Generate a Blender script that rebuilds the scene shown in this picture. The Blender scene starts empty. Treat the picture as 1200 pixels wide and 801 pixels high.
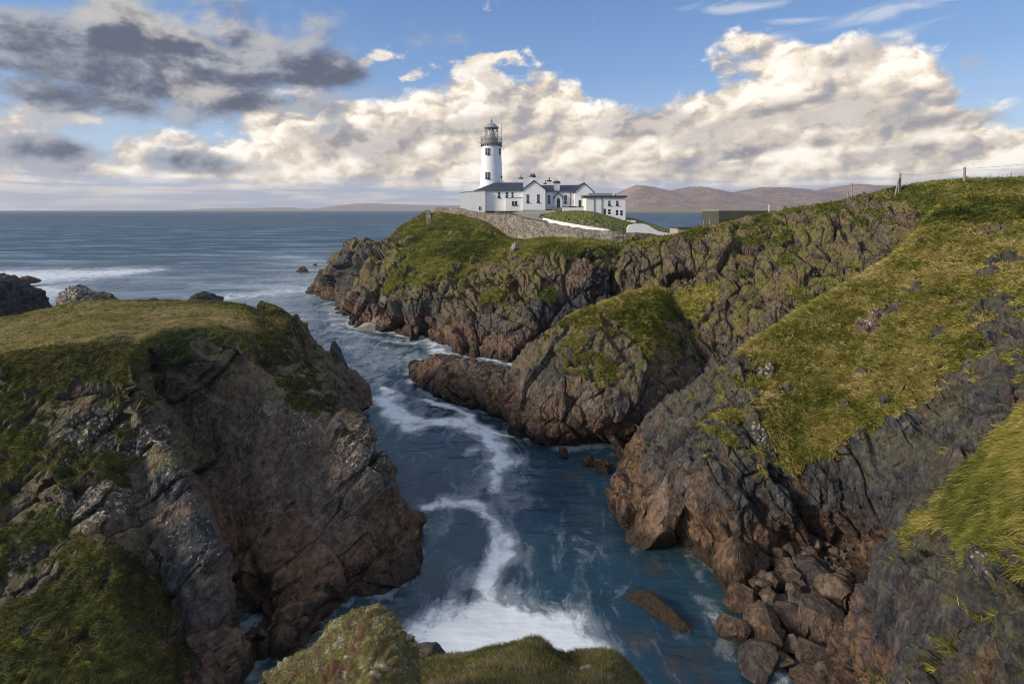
import bpy, bmesh, math, random
import numpy as np
from mathutils import Vector

C = bpy.context.scene
COL = C.collection
F = 667.0          # focal length in picture pixels (1200 wide)
CZ = 18.0          # height of the eye above the sea
HV = 246.0         # horizon row
rad = math.radians

# ------------------------------------------------------------------ camera
cd = bpy.data.cameras.new('camera')
cam = bpy.data.objects.new('camera', cd); COL.objects.link(cam)
cam.location = (0, 0, CZ); cam.rotation_euler = (rad(90), 0, 0)
cd.sensor_width = 36; cd.lens = F/1200*36
cd.shift_y = (HV-400.5)/1200
cd.clip_start = 0.1; cd.clip_end = 60000
C.camera = cam
C.cycles.max_bounces = 4; C.cycles.diffuse_bounces = 2; C.cycles.glossy_bounces = 2; C.cycles.transmission_bounces = 2; C.cycles.volume_bounces = 0
C.cycles.filter_width = 1.0

# ------------------------------------------------------------------ light
SUN_EL, SUN_AZ = 22.0, -108.0     # azimuth from +Y, negative = left; behind the left shoulder
sl = bpy.data.lights.new('sun', 'SUN'); sun = bpy.data.objects.new('sun', sl); COL.objects.link(sun)
sdir = Vector((math.sin(rad(SUN_AZ))*math.cos(rad(SUN_EL)), math.cos(rad(SUN_AZ))*math.cos(rad(SUN_EL)), math.sin(rad(SUN_EL))))
sun.rotation_euler = sdir.to_track_quat('Z', 'Y').to_euler()
sl.energy = 3.1; sl.angle = rad(11); sl.color = (1.0, 0.86, 0.68)
C.view_settings.view_transform = 'Standard'; C.view_settings.look = 'None'
C.view_settings.exposure = 0.45; C.view_settings.gamma = 1.0; C.view_settings.use_curve_mapping = False

# ------------------------------------------------------------------ node helper
class NT:
    def __init__(s, tree): s.t = tree; s.n = tree.nodes; s.l = tree.links
    def new(s, typ, **kw):
        n = s.n.new(typ)
        for k, v in kw.items(): setattr(n, k, v)
        return n
    def put(s, sock, v):
        if v is None: return
        if isinstance(v, bpy.types.NodeSocket): s.l.new(v, sock)
        else:
            if isinstance(v, (tuple, list)) and sock.type == 'RGBA' and len(v) == 3: v = (*v, 1)
            sock.default_value = v
    def m(s, op, a, b=None, c=None, clamp=False):
        n = s.new('ShaderNodeMath', operation=op, use_clamp=clamp)
        s.put(n.inputs[0], a); s.put(n.inputs[1], b); s.put(n.inputs[2], c)
        return n.outputs[0]
    def v(s, op, a, b=None, scale=None):
        n = s.new('ShaderNodeVectorMath', operation=op)
        s.put(n.inputs[0], a); s.put(n.inputs[1], b)
        if scale is not None: s.put(n.inputs['Scale'], scale)
        return n.outputs['Value'] if op in ('LENGTH', 'DOT_PRODUCT', 'DISTANCE') else n.outputs[0]
    def xyz(s, x, y, z):
        n = s.new('ShaderNodeCombineXYZ')
        for i, q in enumerate((x, y, z)): s.put(n.inputs[i], q)
        return n.outputs[0]
    def sep(s, vec):
        n = s.new('ShaderNodeSeparateXYZ'); s.put(n.inputs[0], vec); return n.outputs
    def noise(s, vec, scale, detail=4, rough=.55, dist=0, col=False, dim='3D'):
        n = s.new('ShaderNodeTexNoise', noise_dimensions=dim); s.put(n.inputs['Vector'], vec)
        s.put(n.inputs['Scale'], scale); n.inputs['Detail'].default_value = detail
        n.inputs['Roughness'].default_value = rough; n.inputs['Distortion'].default_value = dist
        return n.outputs['Color' if col else 'Fac']
    def vor(s, vec, scale, feature='F1', out='Distance', rand=1, smooth=None, dim='3D'):
        n = s.new('ShaderNodeTexVoronoi', feature=feature, voronoi_dimensions=dim); s.put(n.inputs['Vector'], vec)
        n.inputs['Scale'].default_value = scale; n.inputs['Randomness'].default_value = rand
        if smooth is not None: n.inputs['Smoothness'].default_value = smooth
        return n.outputs[out]
    def mix(s, f, a, b, blend='MIX'):
        n = s.new('ShaderNodeMix', data_type='RGBA', blend_type=blend)
        s.put(n.inputs[0], f); s.put(n.inputs[6], a); s.put(n.inputs[7], b)
        return n.outputs[2]
    def ss(s, x, a, b):                       # smoothstep
        n = s.new('ShaderNodeMapRange', interpolation_type='SMOOTHSTEP')
        s.put(n.inputs['Value'], x); s.put(n.inputs['From Min'], a); s.put(n.inputs['From Max'], b)
        return n.outputs[0]
    def lin(s, x, a, b, c=0, d=1):
        n = s.new('ShaderNodeMapRange')
        s.put(n.inputs['Value'], x)
        for i, q in enumerate((a, b, c, d)): n.inputs[i+1].default_value = q
        return n.outputs[0]
    def ramp(s, f, stops):
        n = s.new('ShaderNodeValToRGB'); s.put(n.inputs[0], f)
        e = n.color_ramp.elements
        while len(e) < len(stops): e.new(.5)
        for q, (p, c) in zip(e, stops): q.position = p; q.color = (*c, 1)
        return n.outputs[0]
    def attr(s, name):
        n = s.new('ShaderNodeAttribute', attribute_name=name); return n.outputs['Fac']
    def bump(s, h, strength, dist, normal=None):
        n = s.new('ShaderNodeBump'); s.put(n.inputs['Height'], h)
        n.inputs['Strength'].default_value = strength; n.inputs['Distance'].default_value = dist
        s.put(n.inputs['Normal'], normal); return n.outputs[0]
    def pos(s): return s.new('ShaderNodeNewGeometry').outputs['Position']

def mat(name, fn=None, color=None, rough=.7, metal=0, spec=.5):
    m = bpy.data.materials.new(name); m.use_nodes = True
    nt = NT(m.node_tree); b = nt.n['Principled BSDF']
    b.inputs['Roughness'].default_value = rough; b.inputs['Metallic'].default_value = metal
    b.inputs['Specular IOR Level'].default_value = spec
    if color: b.inputs['Base Color'].default_value = (*color, 1)
    if fn: fn(nt, b)
    return m

# ------------------------------------------------------------------ world: sky and clouds
W = bpy.data.worlds.new('World'); C.world = W; W.use_nodes = True
W.cycles.sampling_method = 'MANUAL'; W.cycles.sample_map_resolution = 512
def build_world():
    nt = NT(W.node_tree); bg = nt.n['Background']
    sky = nt.new('ShaderNodeTexSky', sky_type='NISHITA', sun_disc=False)
    sky.sun_elevation = rad(SUN_EL); sky.sun_rotation = rad(SUN_AZ)
    sky.air_density = 1.0; sky.dust_density = .6; sky.ozone_density = 2.0; sky.altitude = 20
    d = nt.new('ShaderNodeTexCoord').outputs['Generated']
    x, y, z = nt.sep(d)[:3]
    hor = nt.m('SQRT', nt.m('ADD', nt.m('MULTIPLY', x, x), nt.m('MULTIPLY', y, y)))
    az = nt.m('ARCTAN2', x, y)
    te = nt.m('DIVIDE', z, nt.m('MAXIMUM', hor, .001))
    te = nt.m('MINIMUM', te, 3.0)
    V = nt.xyz(az, nt.m('MULTIPLY', te, 1.45), 3.7)
    px2 = lambda u, v: (math.atan((u-600)/F), (HV-v)/F*math.cos(math.atan((u-600)/F)))
    N2 = lambda vec, sc, det, ro=.56, di=.2, col=False: nt.noise(vec, sc, det, ro, di, col, '2D')
    big = N2(V, 4.2, 6); big2 = N2(nt.v('ADD', V, (-.04, .035, 0)), 4.2, 5)
    def billow(vec):
        a = nt.vor(vec, 10, dim='2D'); b = nt.vor(vec, 25, dim='2D')
        return nt.m('ADD', nt.m('MULTIPLY', a, .60), nt.m('MULTIPLY', b, .40))
    wv = nt.v('ADD', V, nt.v('SCALE', nt.v('SUBTRACT', N2(V, 14, 4, .6, 0, True), (.5, .5, .5)), scale=.085))
    puff = billow(wv)
    puff2 = billow(nt.v('ADD', wv, (-.010, .013, 0)))
    streak = N2(nt.v('MULTIPLY', V, (1, 1.9, 1)), 5.5, 8, .62, .2)
    # --- cumulus skyline: elevation of the cloud tops against azimuth
    top = [(-500,120),(-160,138),(0,136),(50,128),(95,148),(150,136),(220,122),(300,134),(340,128),(400,118),(455,112),(490,92),(530,84),(575,80),(600,82),(622,66),(645,52),(668,58),(690,92),(720,120),(750,118),(790,100),(830,82),(862,66),(900,60),(935,52),(985,54),(1040,68),(1085,90),(1115,108),(1150,128),(1220,134),(1500,150),(1900,140)]
    fc = nt.new('ShaderNodeFloatCurve'); cur = fc.mapping.curves[0]
    A0, A1, T1 = -1.4, 1.4, .35
    pts = [px2(u, v) for u, v in top]
    for i, (a, t) in enumerate(pts):
        q = ((a-A0)/(A1-A0), t/T1)
        if i < 2: cur.points[i].location = q
        else: cur.points.new(*q)
    for p in cur.points: p.handle_type = 'AUTO'
    fc.mapping.update()
    nt.put(fc.inputs['Value'], nt.lin(az, A0, A1))
    T = nt.m('MULTIPLY', fc.outputs[0], T1)
    dens = nt.m('SUBTRACT', T, te)
    dens = nt.m('ADD', dens, nt.m('MULTIPLY', nt.m('SUBTRACT', big, .5), .24))
    dens = nt.m('SUBTRACT', dens, nt.m('MULTIPLY', nt.m('SUBTRACT', puff, .40), .068))
    covA = nt.ss(dens, -.010, .026)
    emb = nt.m('SUBTRACT', big, big2); emp = nt.m('SUBTRACT', puff2, puff)
    topw = nt.m('SUBTRACT', 1, nt.m('MULTIPLY', nt.ss(dens, .01, .15), .42))
    lit = nt.m('ADD', .645, nt.m('ADD', nt.m('MULTIPLY', emb, 1.9), nt.m('MULTIPLY', nt.m('MULTIPLY', emp, 1.7), topw)))
    lit = nt.m('ADD', lit, nt.m('MULTIPLY', nt.m('SUBTRACT', topw, .5), .16))
    lit = nt.m('ADD', lit, nt.m('MULTIPLY', nt.m('SUBTRACT', streak, .5), nt.m('MULTIPLY', nt.m('SUBTRACT', 1.25, topw), .9)))
    cA = nt.ramp(lit, [(0, (.23, .24, .28)), (.36, (.36, .335, .335)), (.58, (.55, .475, .40)), (.78, (.73, .645, .535)), (1, (.85, .79, .71))])
    # --- grey patches and dark sheets
    def blobs(lst):
        r = None
        for u, v, ru, rv, tilt, k in lst:
            a, t = px2(u, v); ca = math.cos(a)
            sx, sy = F/(ru*ca*ca), F/(rv*ca)
            dx = nt.m('SUBTRACT', az, a); dy = nt.m('SUBTRACT', te, t)
            c_, s_ = math.cos(rad(tilt)), math.sin(rad(tilt))
            ex = nt.m('ADD', nt.m('MULTIPLY', dx, c_*sx), nt.m('MULTIPLY', dy, s_*sx))
            ey = nt.m('ADD', nt.m('MULTIPLY', dx, -s_*sy), nt.m('MULTIPLY', dy, c_*sy))
            q = nt.m('ADD', nt.m('MULTIPLY', ex, ex), nt.m('MULTIPLY', ey, ey))
            q = nt.m('MULTIPLY', nt.m('DIVIDE', 1.0, nt.m('ADD', 1.0, q)), k)
            r = q if r is None else nt.m('MAXIMUM', r, q)
        return r
    soft = N2(nt.v('MULTIPLY', V, (1, 1.15, 1)), 7.0, 9, .60, .1)
    soft2 = N2(nt.v('ADD', nt.v('MULTIPLY', V, (1, 1.15, 1)), (-.02, .025, 0)), 7.0, 5, .60, .1)
    semb = nt.m('MULTIPLY', nt.m('SUBTRACT', soft, soft2), 2.6)
    wob = nt.m('MULTIPLY', nt.m('SUBTRACT', soft, .5), 1.7)
    dark = blobs([(200,70,185,72,0,1.08),(40,35,150,36,0,1),(90,122,140,34,0,1),(385,86,82,28,0,1.05),(40,176,110,22,0,1),(270,112,120,24,-4,1),(210,188,90,14,0,.8),(330,150,80,16,0,.7),(280,50,60,50,0,.9),(-200,90,220,90,0,1.1),(-300,180,180,25,0,.9)])
    covB = nt.ss(nt.m('ADD', dark, wob), .30, .80)
    glow = blobs([(215,24,85,24,0,1.1),(235,110,38,13,0,.85),(105,142,70,12,0,.85),(440,60,40,14,0,.7),(290,95,30,10,0,.5)])
    cB = nt.mix(nt.ss(nt.m('ADD', nt.m('SUBTRACT', dark, nt.m('MULTIPLY', semb, 1.1)), nt.m('MULTIPLY', wob, .5)), .35, 1.15), (.30, .32, .37), (.088, .102, .145))
    cB = nt.mix(nt.ss(nt.m('ADD', glow, nt.m('ADD', nt.m('MULTIPLY', semb, .55), nt.m('MULTIPLY', wob, .35))), .28, 1.0), cB, (.42, .40, .38))
    grey = blobs([(985,72,52,15,22,1),(985,128,50,19,12,1),(905,132,52,13,18,1),(840,152,50,12,22,1),(960,168,30,10,0,1),(745,148,85,16,8,1),(540,150,100,18,8,.95),(420,165,110,22,0,.95),(600,120,60,12,0,.6),(1120,140,80,14,0,.95),(1060,178,170,12,2,.85),(250,195,150,12,0,.8),(800,195,220,8,0,.7),(880,178,80,10,10,.8),(350,120,50,14,0,.8),(690,150,50,14,12,.8)])
    covG = nt.m('MULTIPLY', nt.ss(nt.m('ADD', grey, wob), .36, .95), .85)
    wis = blobs([(862,10,62,9,0,1),(930,24,60,6,-4,.9),(1010,48,110,6,8,.95),(1045,12,110,12,6,.9),(900,45,40,8,0,.8),(1180,95,60,8,4,.8),(780,88,50,10,10,.7)])
    wn = N2(nt.v('MULTIPLY', V, (1, 3.2, 1)), 8, 6, .6, .8)
    covW = nt.m('MULTIPLY', nt.ss(nt.m('ADD', wis, nt.m('MULTIPLY', nt.m('SUBTRACT', wn, .5), 1.4)), .48, 1.15), .55)
    base = nt.v('SCALE', sky.outputs[0], scale=SKYK)
    base = nt.mix(.65, base, nt.ramp(nt.ss(te, 0, .5), [(0, (.38, .47, .63)), (.45, (.155, .285, .55)), (1, (.08, .18, .43))]))
    c = nt.mix(covW, base, (.58, .58, .60))
    hi_fill = nt.m('MULTIPLY', nt.ss(te, .42, .75), nt.ss(N2(nt.v('MULTIPLY', V, (1, .6, 1)), 2.2, 4), .38, .60))  # broken bright clouds above the frame, added to raise the fill light
    c = nt.mix(nt.m('MULTIPLY', hi_fill, .85), c, (.74, .70, .65))
    c = nt.mix(covA, c, cA)
    cream = blobs([(565,72,52,17,10,1),(440,67,34,15,12,1),(228,110,36,16,0,.95),(480,92,40,12,0,.8),(105,142,60,12,0,.75)])
    c = nt.mix(nt.ss(nt.m('ADD', cream, nt.m('MULTIPLY', nt.m('ADD', wob, nt.m('MULTIPLY', nt.m('SUBTRACT', .4, puff), 1.2)), .9)), .50, .80), c, nt.ramp(nt.m('ADD', .6, semb), [(.2, (.40, .37, .36)), (.6, (.66, .58, .49)), (.95, (.84, .78, .69))]))
    c = nt.mix(covG, c, nt.mix(nt.ss(nt.m('ADD', soft, semb), .30, .80), (.19, .19, .22), (.47, .42, .385)))
    c = nt.mix(covB, c, cB)
    # --- flat hazy band over the horizon
    strat = N2(nt.v('MULTIPLY', V, (1, 9, 1)), 6, 5, .55, .3)
    band = nt.m('MULTIPLY', nt.ss(nt.m('ADD', te, nt.m('MULTIPLY', nt.m('SUBTRACT', strat, .5), .05)), .062, .028), .9)
    cH = nt.mix(nt.ss(strat, .40, .62), (.30, .345, .46), (.51, .49, .50))
    c = nt.mix(band, c, cH)
    c = nt.mix(nt.ss(te, .0, -.03), c, (.10, .14, .19))
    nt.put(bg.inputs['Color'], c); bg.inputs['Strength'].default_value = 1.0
SKYK = 0.10
build_world()

# ------------------------------------------------------------------ projection and picks
def D(u, v, Y, g=None): return ((u-600)/F*Y, Y, CZ-(v-HV)/F*Y, g)
def Z(u, v, z, g=None): return D(u, v, (CZ-z)*F/(v-HV), g)
def A(x, y, z, g=None): return (x, y, z, g)
def uv(P): return 600+P[..., 0]/P[..., 1]*F, HV-(P[..., 2]-CZ)/P[..., 1]*F

# ------------------------------------------------------------------ numpy noise
_rng = np.random.RandomState(7)
_G = _rng.normal(size=(256, 3)); _G /= np.linalg.norm(_G, axis=1)[:, None]
_R = _rng.rand(4096, 4)
def _h(ix, iy, iz, seed):
    h = (ix.astype(np.int64)*73856093) ^ (iy.astype(np.int64)*19349663) ^ (iz.astype(np.int64)*83492791) ^ (seed*2654435)
    h = (h ^ (h >> 13))*1274126177 & 0x7fffffff
    return (h ^ (h >> 16))
def perlin(P, seed=0):
    I = np.floor(P); f = P-I; w = f*f*f*(f*(f*6-15)+10); out = np.zeros(len(P))
    for a in (0, 1):
        for b in (0, 1):
            for c in (0, 1):
                g = _G[_h(I[:, 0]+a, I[:, 1]+b, I[:, 2]+c, seed) & 255]
                dd = (g*(f-np.array([a, b, c]))).sum(1)
                out += dd*(w[:, 0] if a else 1-w[:, 0])*(w[:, 1] if b else 1-w[:, 1])*(w[:, 2] if c else 1-w[:, 2])
    return out*1.6
from concurrent.futures import ThreadPoolExecutor
_EX = ThreadPoolExecutor(4)
def _par(fn):
    def run(P, *a, **k):
        if len(P) < 20000: return fn(P, *a, **k)
        r = list(_EX.map(lambda q: fn(q, *a, **k), np.array_split(P, max(4, len(P)//20000))))
        return tuple(np.concatenate(q) for q in zip(*r)) if isinstance(r[0], tuple) else np.concatenate(r)
    return run
perlin = _par(perlin)
def fbm(P, octs=4, seed=0, rough=.5, ridge=False):
    o = np.zeros(len(P)); a = 1; t = 0
    for k in range(octs):
        n = perlin(P*(2**k)+k*17.3, seed+k)
        o += a*((1-2*np.abs(n)) if ridge else n); t += a; a *= rough
    return o/t
def facet(P, seed=0, tilt=1.0):
    """cell value (planes + steps) and edge distance of a 3D Voronoi: fractured blocks"""
    I = np.floor(P); b1 = np.full(len(P), 9.); b2 = b1.copy(); val = np.zeros(len(P))
    for a in (-1, 0, 1):
        for b in (-1, 0, 1):
            for c in (-1, 0, 1):
                cell = I+np.array([a, b, c]); h = _h(cell[:, 0], cell[:, 1], cell[:, 2], seed) & 4095
                r = _R[h]; dv = P-(cell+.1+.8*r[:, :3]); d = (dv*dv).sum(1)
                m = d < b1
                b2 = np.where(m, b1, np.minimum(b2, d)); b1 = np.where(m, d, b1)
                pl = (dv*(_G[(h*7+3) & 255])).sum(1)*tilt+(r[:, 3]-.5)
                val = np.where(m, pl, val)
    return val, np.sqrt(b2)-np.sqrt(b1)
facet = _par(facet)
def sst(x, a, b):
    t = np.clip((x-a)/(b-a), 0, 1); return t*t*(3-2*t)

# ------------------------------------------------------------------ control nets -> dense land surfaces
def _cr(c, counts, axis):
    """cardinal spline through control points along an axis with counts[i] samples in segment i"""
    c = np.moveaxis(c, axis, 0); n = len(c)
    tan = np.zeros_like(c); tan[1:-1] = (c[2:]-c[:-2])*.36; tan[0] = (c[1]-c[0])*.6; tan[-1] = (c[-1]-c[-2])*.6
    out = []
    for i in range(n-1):
        t = np.linspace(0, 1, counts[i], endpoint=(i == n-2)); t = t.reshape((-1,)+(1,)*(c.ndim-1))
        out.append((2*t**3-3*t**2+1)*c[i]+(t**3-2*t**2+t)*tan[i]+(-2*t**3+3*t**2)*c[i+1]+(t**3-t**2)*tan[i+1])
    return np.moveaxis(np.concatenate(out), 0, axis)
def dense(ribs, px):
    ctrl = []
    for rib in ribs:
        g = [p[3] for p in rib]
        ctrl.append([[p[0], p[1], p[2], (0. if p[3] is None else p[3])] for p in rib])
    ctrl = np.array(ctrl, float)
    def counts(axis):
        U, V = uv(ctrl); q = np.stack([np.clip(U, -150, 1350), np.clip(V, 100, 950)], -1)
        dd = np.linalg.norm(np.diff(q, axis=axis), axis=-1)
        w = dd.mean(axis=1-axis)*.5+dd.max(axis=1-axis)*.5
        return [int(max(4, min(400, x/px))) for x in w]
    ca, cb = counts(0), counts(1)
    return _cr(_cr(ctrl, cb, 1), ca, 0)
def normals(P):
    a = np.gradient(P, axis=0); b = np.gradient(P, axis=1); n = np.cross(a, b)
    n /= np.linalg.norm(n, axis=-1, keepdims=True)+1e-9
    w = np.array([0, 0, CZ])-P; w /= np.linalg.norm(w, axis=-1, keepdims=True)
    if ((n*w).sum(-1)+1.2*n[..., 2]).sum() < 0: n = -n
    return n
def grid_mesh(name, P, material, attrs, flip=False, smooth=True):
    R, K = P.shape[:2]
    idx = np.arange(R*K).reshape(R, K)
    q = np.stack([idx[:-1, :-1], idx[1:, :-1], idx[1:, 1:], idx[:-1, 1:]], -1).reshape(-1, 4)
    if flip: q = q[:, ::-1]
    return raw_mesh(name, P.reshape(-1, 3), q, material, attrs, smooth)
def raw_mesh(name, verts, faces, material, attrs=None, smooth=True, parent=None):
    me = bpy.data.meshes.new(name); n, k = faces.shape
    me.vertices.add(len(verts)); me.vertices.foreach_set('co', np.ascontiguousarray(verts, dtype=np.float32).ravel())
    me.loops.add(n*k); me.loops.foreach_set('vertex_index', np.ascontiguousarray(faces, dtype=np.int32).ravel())
    me.polygons.add(n); me.polygons.foreach_set('loop_start', np.arange(0, n*k, k, dtype=np.int32))
    me.polygons.foreach_set('loop_total', np.full(n, k, dtype=np.int32))
    me.polygons.foreach_set('use_smooth', np.full(n, smooth))
    me.update(calc_edges=True); me.validate()
    for a, val in (attrs or {}).items():
        if val.ndim == 2:
            at = me.attributes.new(a, 'FLOAT_COLOR', 'POINT'); at.data.foreach_set('color', np.ascontiguousarray(np.c_[val, np.ones(len(val))], dtype=np.float32).ravel())
        else:
            at = me.attributes.new(a, 'FLOAT', 'POINT'); at.data.foreach_set('value', np.ascontiguousarray(val, dtype=np.float32).ravel())
    me.materials.append(material)
    o = bpy.data.objects.new(name, me); COL.objects.link(o)
    if parent: o.parent = parent
    return o

# ------------------------------------------------------------------ land material
def land_fn(nt, b):
    p = nt.pos(); g = nt.attr('grass'); tone = nt.attr('tone'); lich = nt.attr('lichen'); dry = nt.attr('dry')
    nrm = nt.new('ShaderNodeNewGeometry').outputs['Normal']
    z = nt.sep(p)[2]
    n1 = nt.noise(p, .45, 6, .6, .4); n2 = nt.noise(p, 2.6, 6, .62, .3); n3 = nt.noise(p, 14, 4, .65)
    st = nt.noise(nt.v('MULTIPLY', p, (2.2, 2.2, .45)), 1.3, 5, .6, .6)
    brown = nt.ramp(nt.m('ADD', nt.m('MULTIPLY', n1, .5), nt.m('MULTIPLY', n2, .5)),
                    [(.30, (.046, .037, .031)), (.46, (.110, .084, .067)), (.56, (.178, .136, .106)), (.70, (.28, .232, .188))])
    slate = nt.ramp(nt.m('ADD', nt.m('MULTIPLY', st, .55), nt.m('MULTIPLY', n2, .45)),
                    [(.30, (.018, .020, .025)), (.47, (.042, .045, .053)), (.60, (.085, .083, .087)), (.74, (.165, .15, .14))])
    tm = nt.ss(nt.m('ADD', tone, nt.m('MULTIPLY', nt.m('SUBTRACT', n1, .5), 1.5)), .30, .72)
    rock = nt.mix(tm, brown, slate)
    rock = nt.mix(nt.m('MULTIPLY', nt.ss(nt.noise(nt.v('MULTIPLY', p, (1, 1, .3)), .9, 4), .54, .72), .5), rock, (.19, .10, .05))
    wq = nt.v('ADD', nt.v('MULTIPLY', p, (1, 1, .55)), nt.v('SCALE', nt.noise(p, 1.1, 4, .6, 0, True), scale=.8))
    cr = nt.vor(wq, .62, 'DISTANCE_TO_EDGE')
    cr2 = nt.vor(nt.v('ADD', nt.v('MULTIPLY', p, (1.2, 1, .5)), nt.v('SCALE', nt.noise(p, 2.2, 4, .6, 0, True), scale=.4)), 1.9, 'DISTANCE_TO_EDGE')
    cm = nt.ss(nt.noise(p, .7, 3), .40, .62)
    crack = nt.m('MULTIPLY', nt.ss(cr, 0, .03), nt.m('SUBTRACT', 1, nt.m('MULTIPLY', nt.m('MULTIPLY', cm, .75), nt.m('SUBTRACT', 1, nt.ss(cr2, 0, .04)))))
    rock = nt.mix(nt.m('MULTIPLY', nt.m('SUBTRACT', 1, crack), .45), rock, (.018, .017, .018))
    fine = nt.noise(nt.v('MULTIPLY', p, (1.6, 1.6, .7)), 5.5, 7, .72, .1)
    def chip(sc, amt, rot):
        mp = nt.new('ShaderNodeMapping'); mp.inputs['Rotation'].default_value = rot; mp.inputs['Scale'].default_value = (1, 1.3, .6)
        nt.put(mp.inputs['Vector'], nt.v('ADD', p, nt.v('SCALE', nt.noise(p, sc*1.8, 3, .7, 0, True), scale=amt*.3/sc)))
        n = nt.new('ShaderNodeTexVoronoi', distance='CHEBYCHEV'); nt.put(n.inputs['Vector'], mp.outputs[0]); n.inputs['Scale'].default_value = sc
        return n.outputs['Distance'], nt.sep(n.outputs['Color'])[0]
    c1, k1 = chip(1.1, .5, (.5, .35, .2)); c2, k2 = chip(3.1, .5, (.2, .6, .9)); c3, k3 = chip(8.0, .5, (.7, .1, .4))
    chips = nt.m('ADD', nt.m('ADD', nt.m('MULTIPLY', c1, .9), nt.m('MULTIPLY', k1, .55)), nt.m('ADD', nt.m('ADD', nt.m('MULTIPLY', c2, .34), nt.m('MULTIPLY', k2, .22)), nt.m('MULTIPLY', c3, .13)))
    rock = nt.mix(.55, rock, nt.v('SCALE', rock, scale=nt.lin(nt.m('ADD', nt.m('MULTIPLY', k1, .4), nt.m('MULTIPLY', k2, .6)), .1, .9, .35, 1.5)))
    rock = nt.mix(nt.m('MULTIPLY', nt.ss(fine, .42, .62), .5), rock, nt.v('SCALE', rock, scale=1.55))
    rock = nt.mix(nt.m('MULTIPLY', nt.ss(fine, .50, .34), .5), rock, nt.v('SCALE', rock, scale=.5))
    # moss on the rock
    mossm = nt.m('MULTIPLY', nt.ss(nt.m('ADD', n1, nt.m('ADD', nt.m('MULTIPLY', nt.m('SUBTRACT', n2, .5), .8), nt.m('MULTIPLY', nt.sep(nrm)[2], .16))), .50, .64), nt.m('MULTIPLY', nt.ss(z, 2.5, 6.0), .85))
    mossm = nt.m('MULTIPLY', mossm, nt.m('ADD', nt.attr('moss'), nt.m('MULTIPLY', g, 1.2), clamp=True))
    rock = nt.mix(mossm, rock, nt.ramp(n3, [(.35, (.07, .072, .016)), (.52, (.165, .15, .030)), (.68, (.29, .245, .055))]))
    # lichen: pale crusts
    l1 = nt.noise(p, 5.5, 5, .7, .2); lv = nt.vor(p, 7, 'F1')
    lm = nt.m('ADD', nt.m('MULTIPLY', nt.m('SUBTRACT', l1, .5), 1.8), nt.m('ADD', nt.m('MULTIPLY', lich, .7), nt.m('MULTIPLY', nt.m('SUBTRACT', .5, lv), .35)))
    lm = nt.m('MULTIPLY', nt.ss(lm, .58, .74), nt.ss(z, 1.8, 4.5))
    rock = nt.mix(lm, rock, nt.ramp(n3, [(.3, (.30, .29, .25)), (.7, (.56, .55, .50))]))
    # tide marks
    zz = nt.m('ADD', z, nt.m('MULTIPLY', nt.m('SUBTRACT', n1, .5), 3.4))
    tide = nt.m('MULTIPLY', nt.m('SUBTRACT', 1, nt.ss(zz, 1.5, 3.6)), nt.m('SUBTRACT', 1, nt.attr('notide')))
    rock = nt.mix(nt.m('MULTIPLY', tide, nt.m('ADD', .36, nt.m('MULTIPLY', nt.ss(n2, .42, .60), .5))), rock, nt.ramp(n2, [(.32, (.045, .026, .016)), (.5, (.155, .082, .043)), (.68, (.265, .165, .088))]))
    wetl = nt.m('SUBTRACT', 1, nt.ss(nt.m('ADD', z, nt.m('MULTIPLY', nt.m('SUBTRACT', n2, .5), 1.6)), .50, 1.4))
    rock = nt.mix(nt.m('MULTIPLY', wetl, nt.m('SUBTRACT', .85, nt.m('MULTIPLY', nt.attr('notide'), .75))), rock, (.024, .018, .012))
    # grass ground
    gn = nt.noise(p, .8, 5, .6, .6); gf = nt.noise(nt.v('MULTIPLY', p, (1, 1, .5)), 9, 4, .65, .5)
    gm = nt.m('ADD', nt.m('MULTIPLY', gn, .55), nt.m('ADD', nt.m('MULTIPLY', gf, .35), nt.m('MULTIPLY', nt.m('SUBTRACT', dry, .5), .46)))
    grass = nt.ramp(gm, [(.10, (.032, .027, .016)), (.24, (.045, .046, .016)), (.38, (.075, .095, .016)), (.48, (.17, .170, .028)), (.60, (.28, .24, .058)), (.75, (.40, .33, .14))])
    gk = nt.m('ADD', g, nt.m('MULTIPLY', nt.m('SUBTRACT', n3, .5), .5))
    gk = nt.ss(gk, .40, .58)
    nt.put(b.inputs['Base Color'], nt.mix(gk, rock, grass))
    nt.put(b.inputs['Roughness'], nt.m('SUBTRACT', .86, nt.m('MULTIPLY', wetl, .45)))
    b.inputs['Specular IOR Level'].default_value = .3
    hr = nt.m('ADD', nt.m('MULTIPLY', n2, .5), nt.m('ADD', nt.m('MULTIPLY', crack, .22), nt.m('ADD', nt.m('MULTIPLY', n3, .16), nt.m('MULTIPLY', st, .35))))
    hg = nt.m('ADD', nt.m('MULTIPLY', gf, .5), nt.m('MULTIPLY', nt.noise(p, 30, 3, .7), .25))
    hr = nt.m('ADD', nt.m('MULTIPLY', hr, .55), nt.m('ADD', nt.m('MULTIPLY', fine, .4), nt.m('MULTIPLY', chips, 1.0)))
    h = nt.new('ShaderNodeMix', data_type='FLOAT'); nt.put(h.inputs[0], gk); nt.put(h.inputs[2], hr); nt.put(h.inputs[3], hg)
    nt.put(b.inputs['Normal'], nt.bump(h.outputs[0], 1.0, .30))
LAND = mat('land', land_fn, rough=.85)

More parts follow.
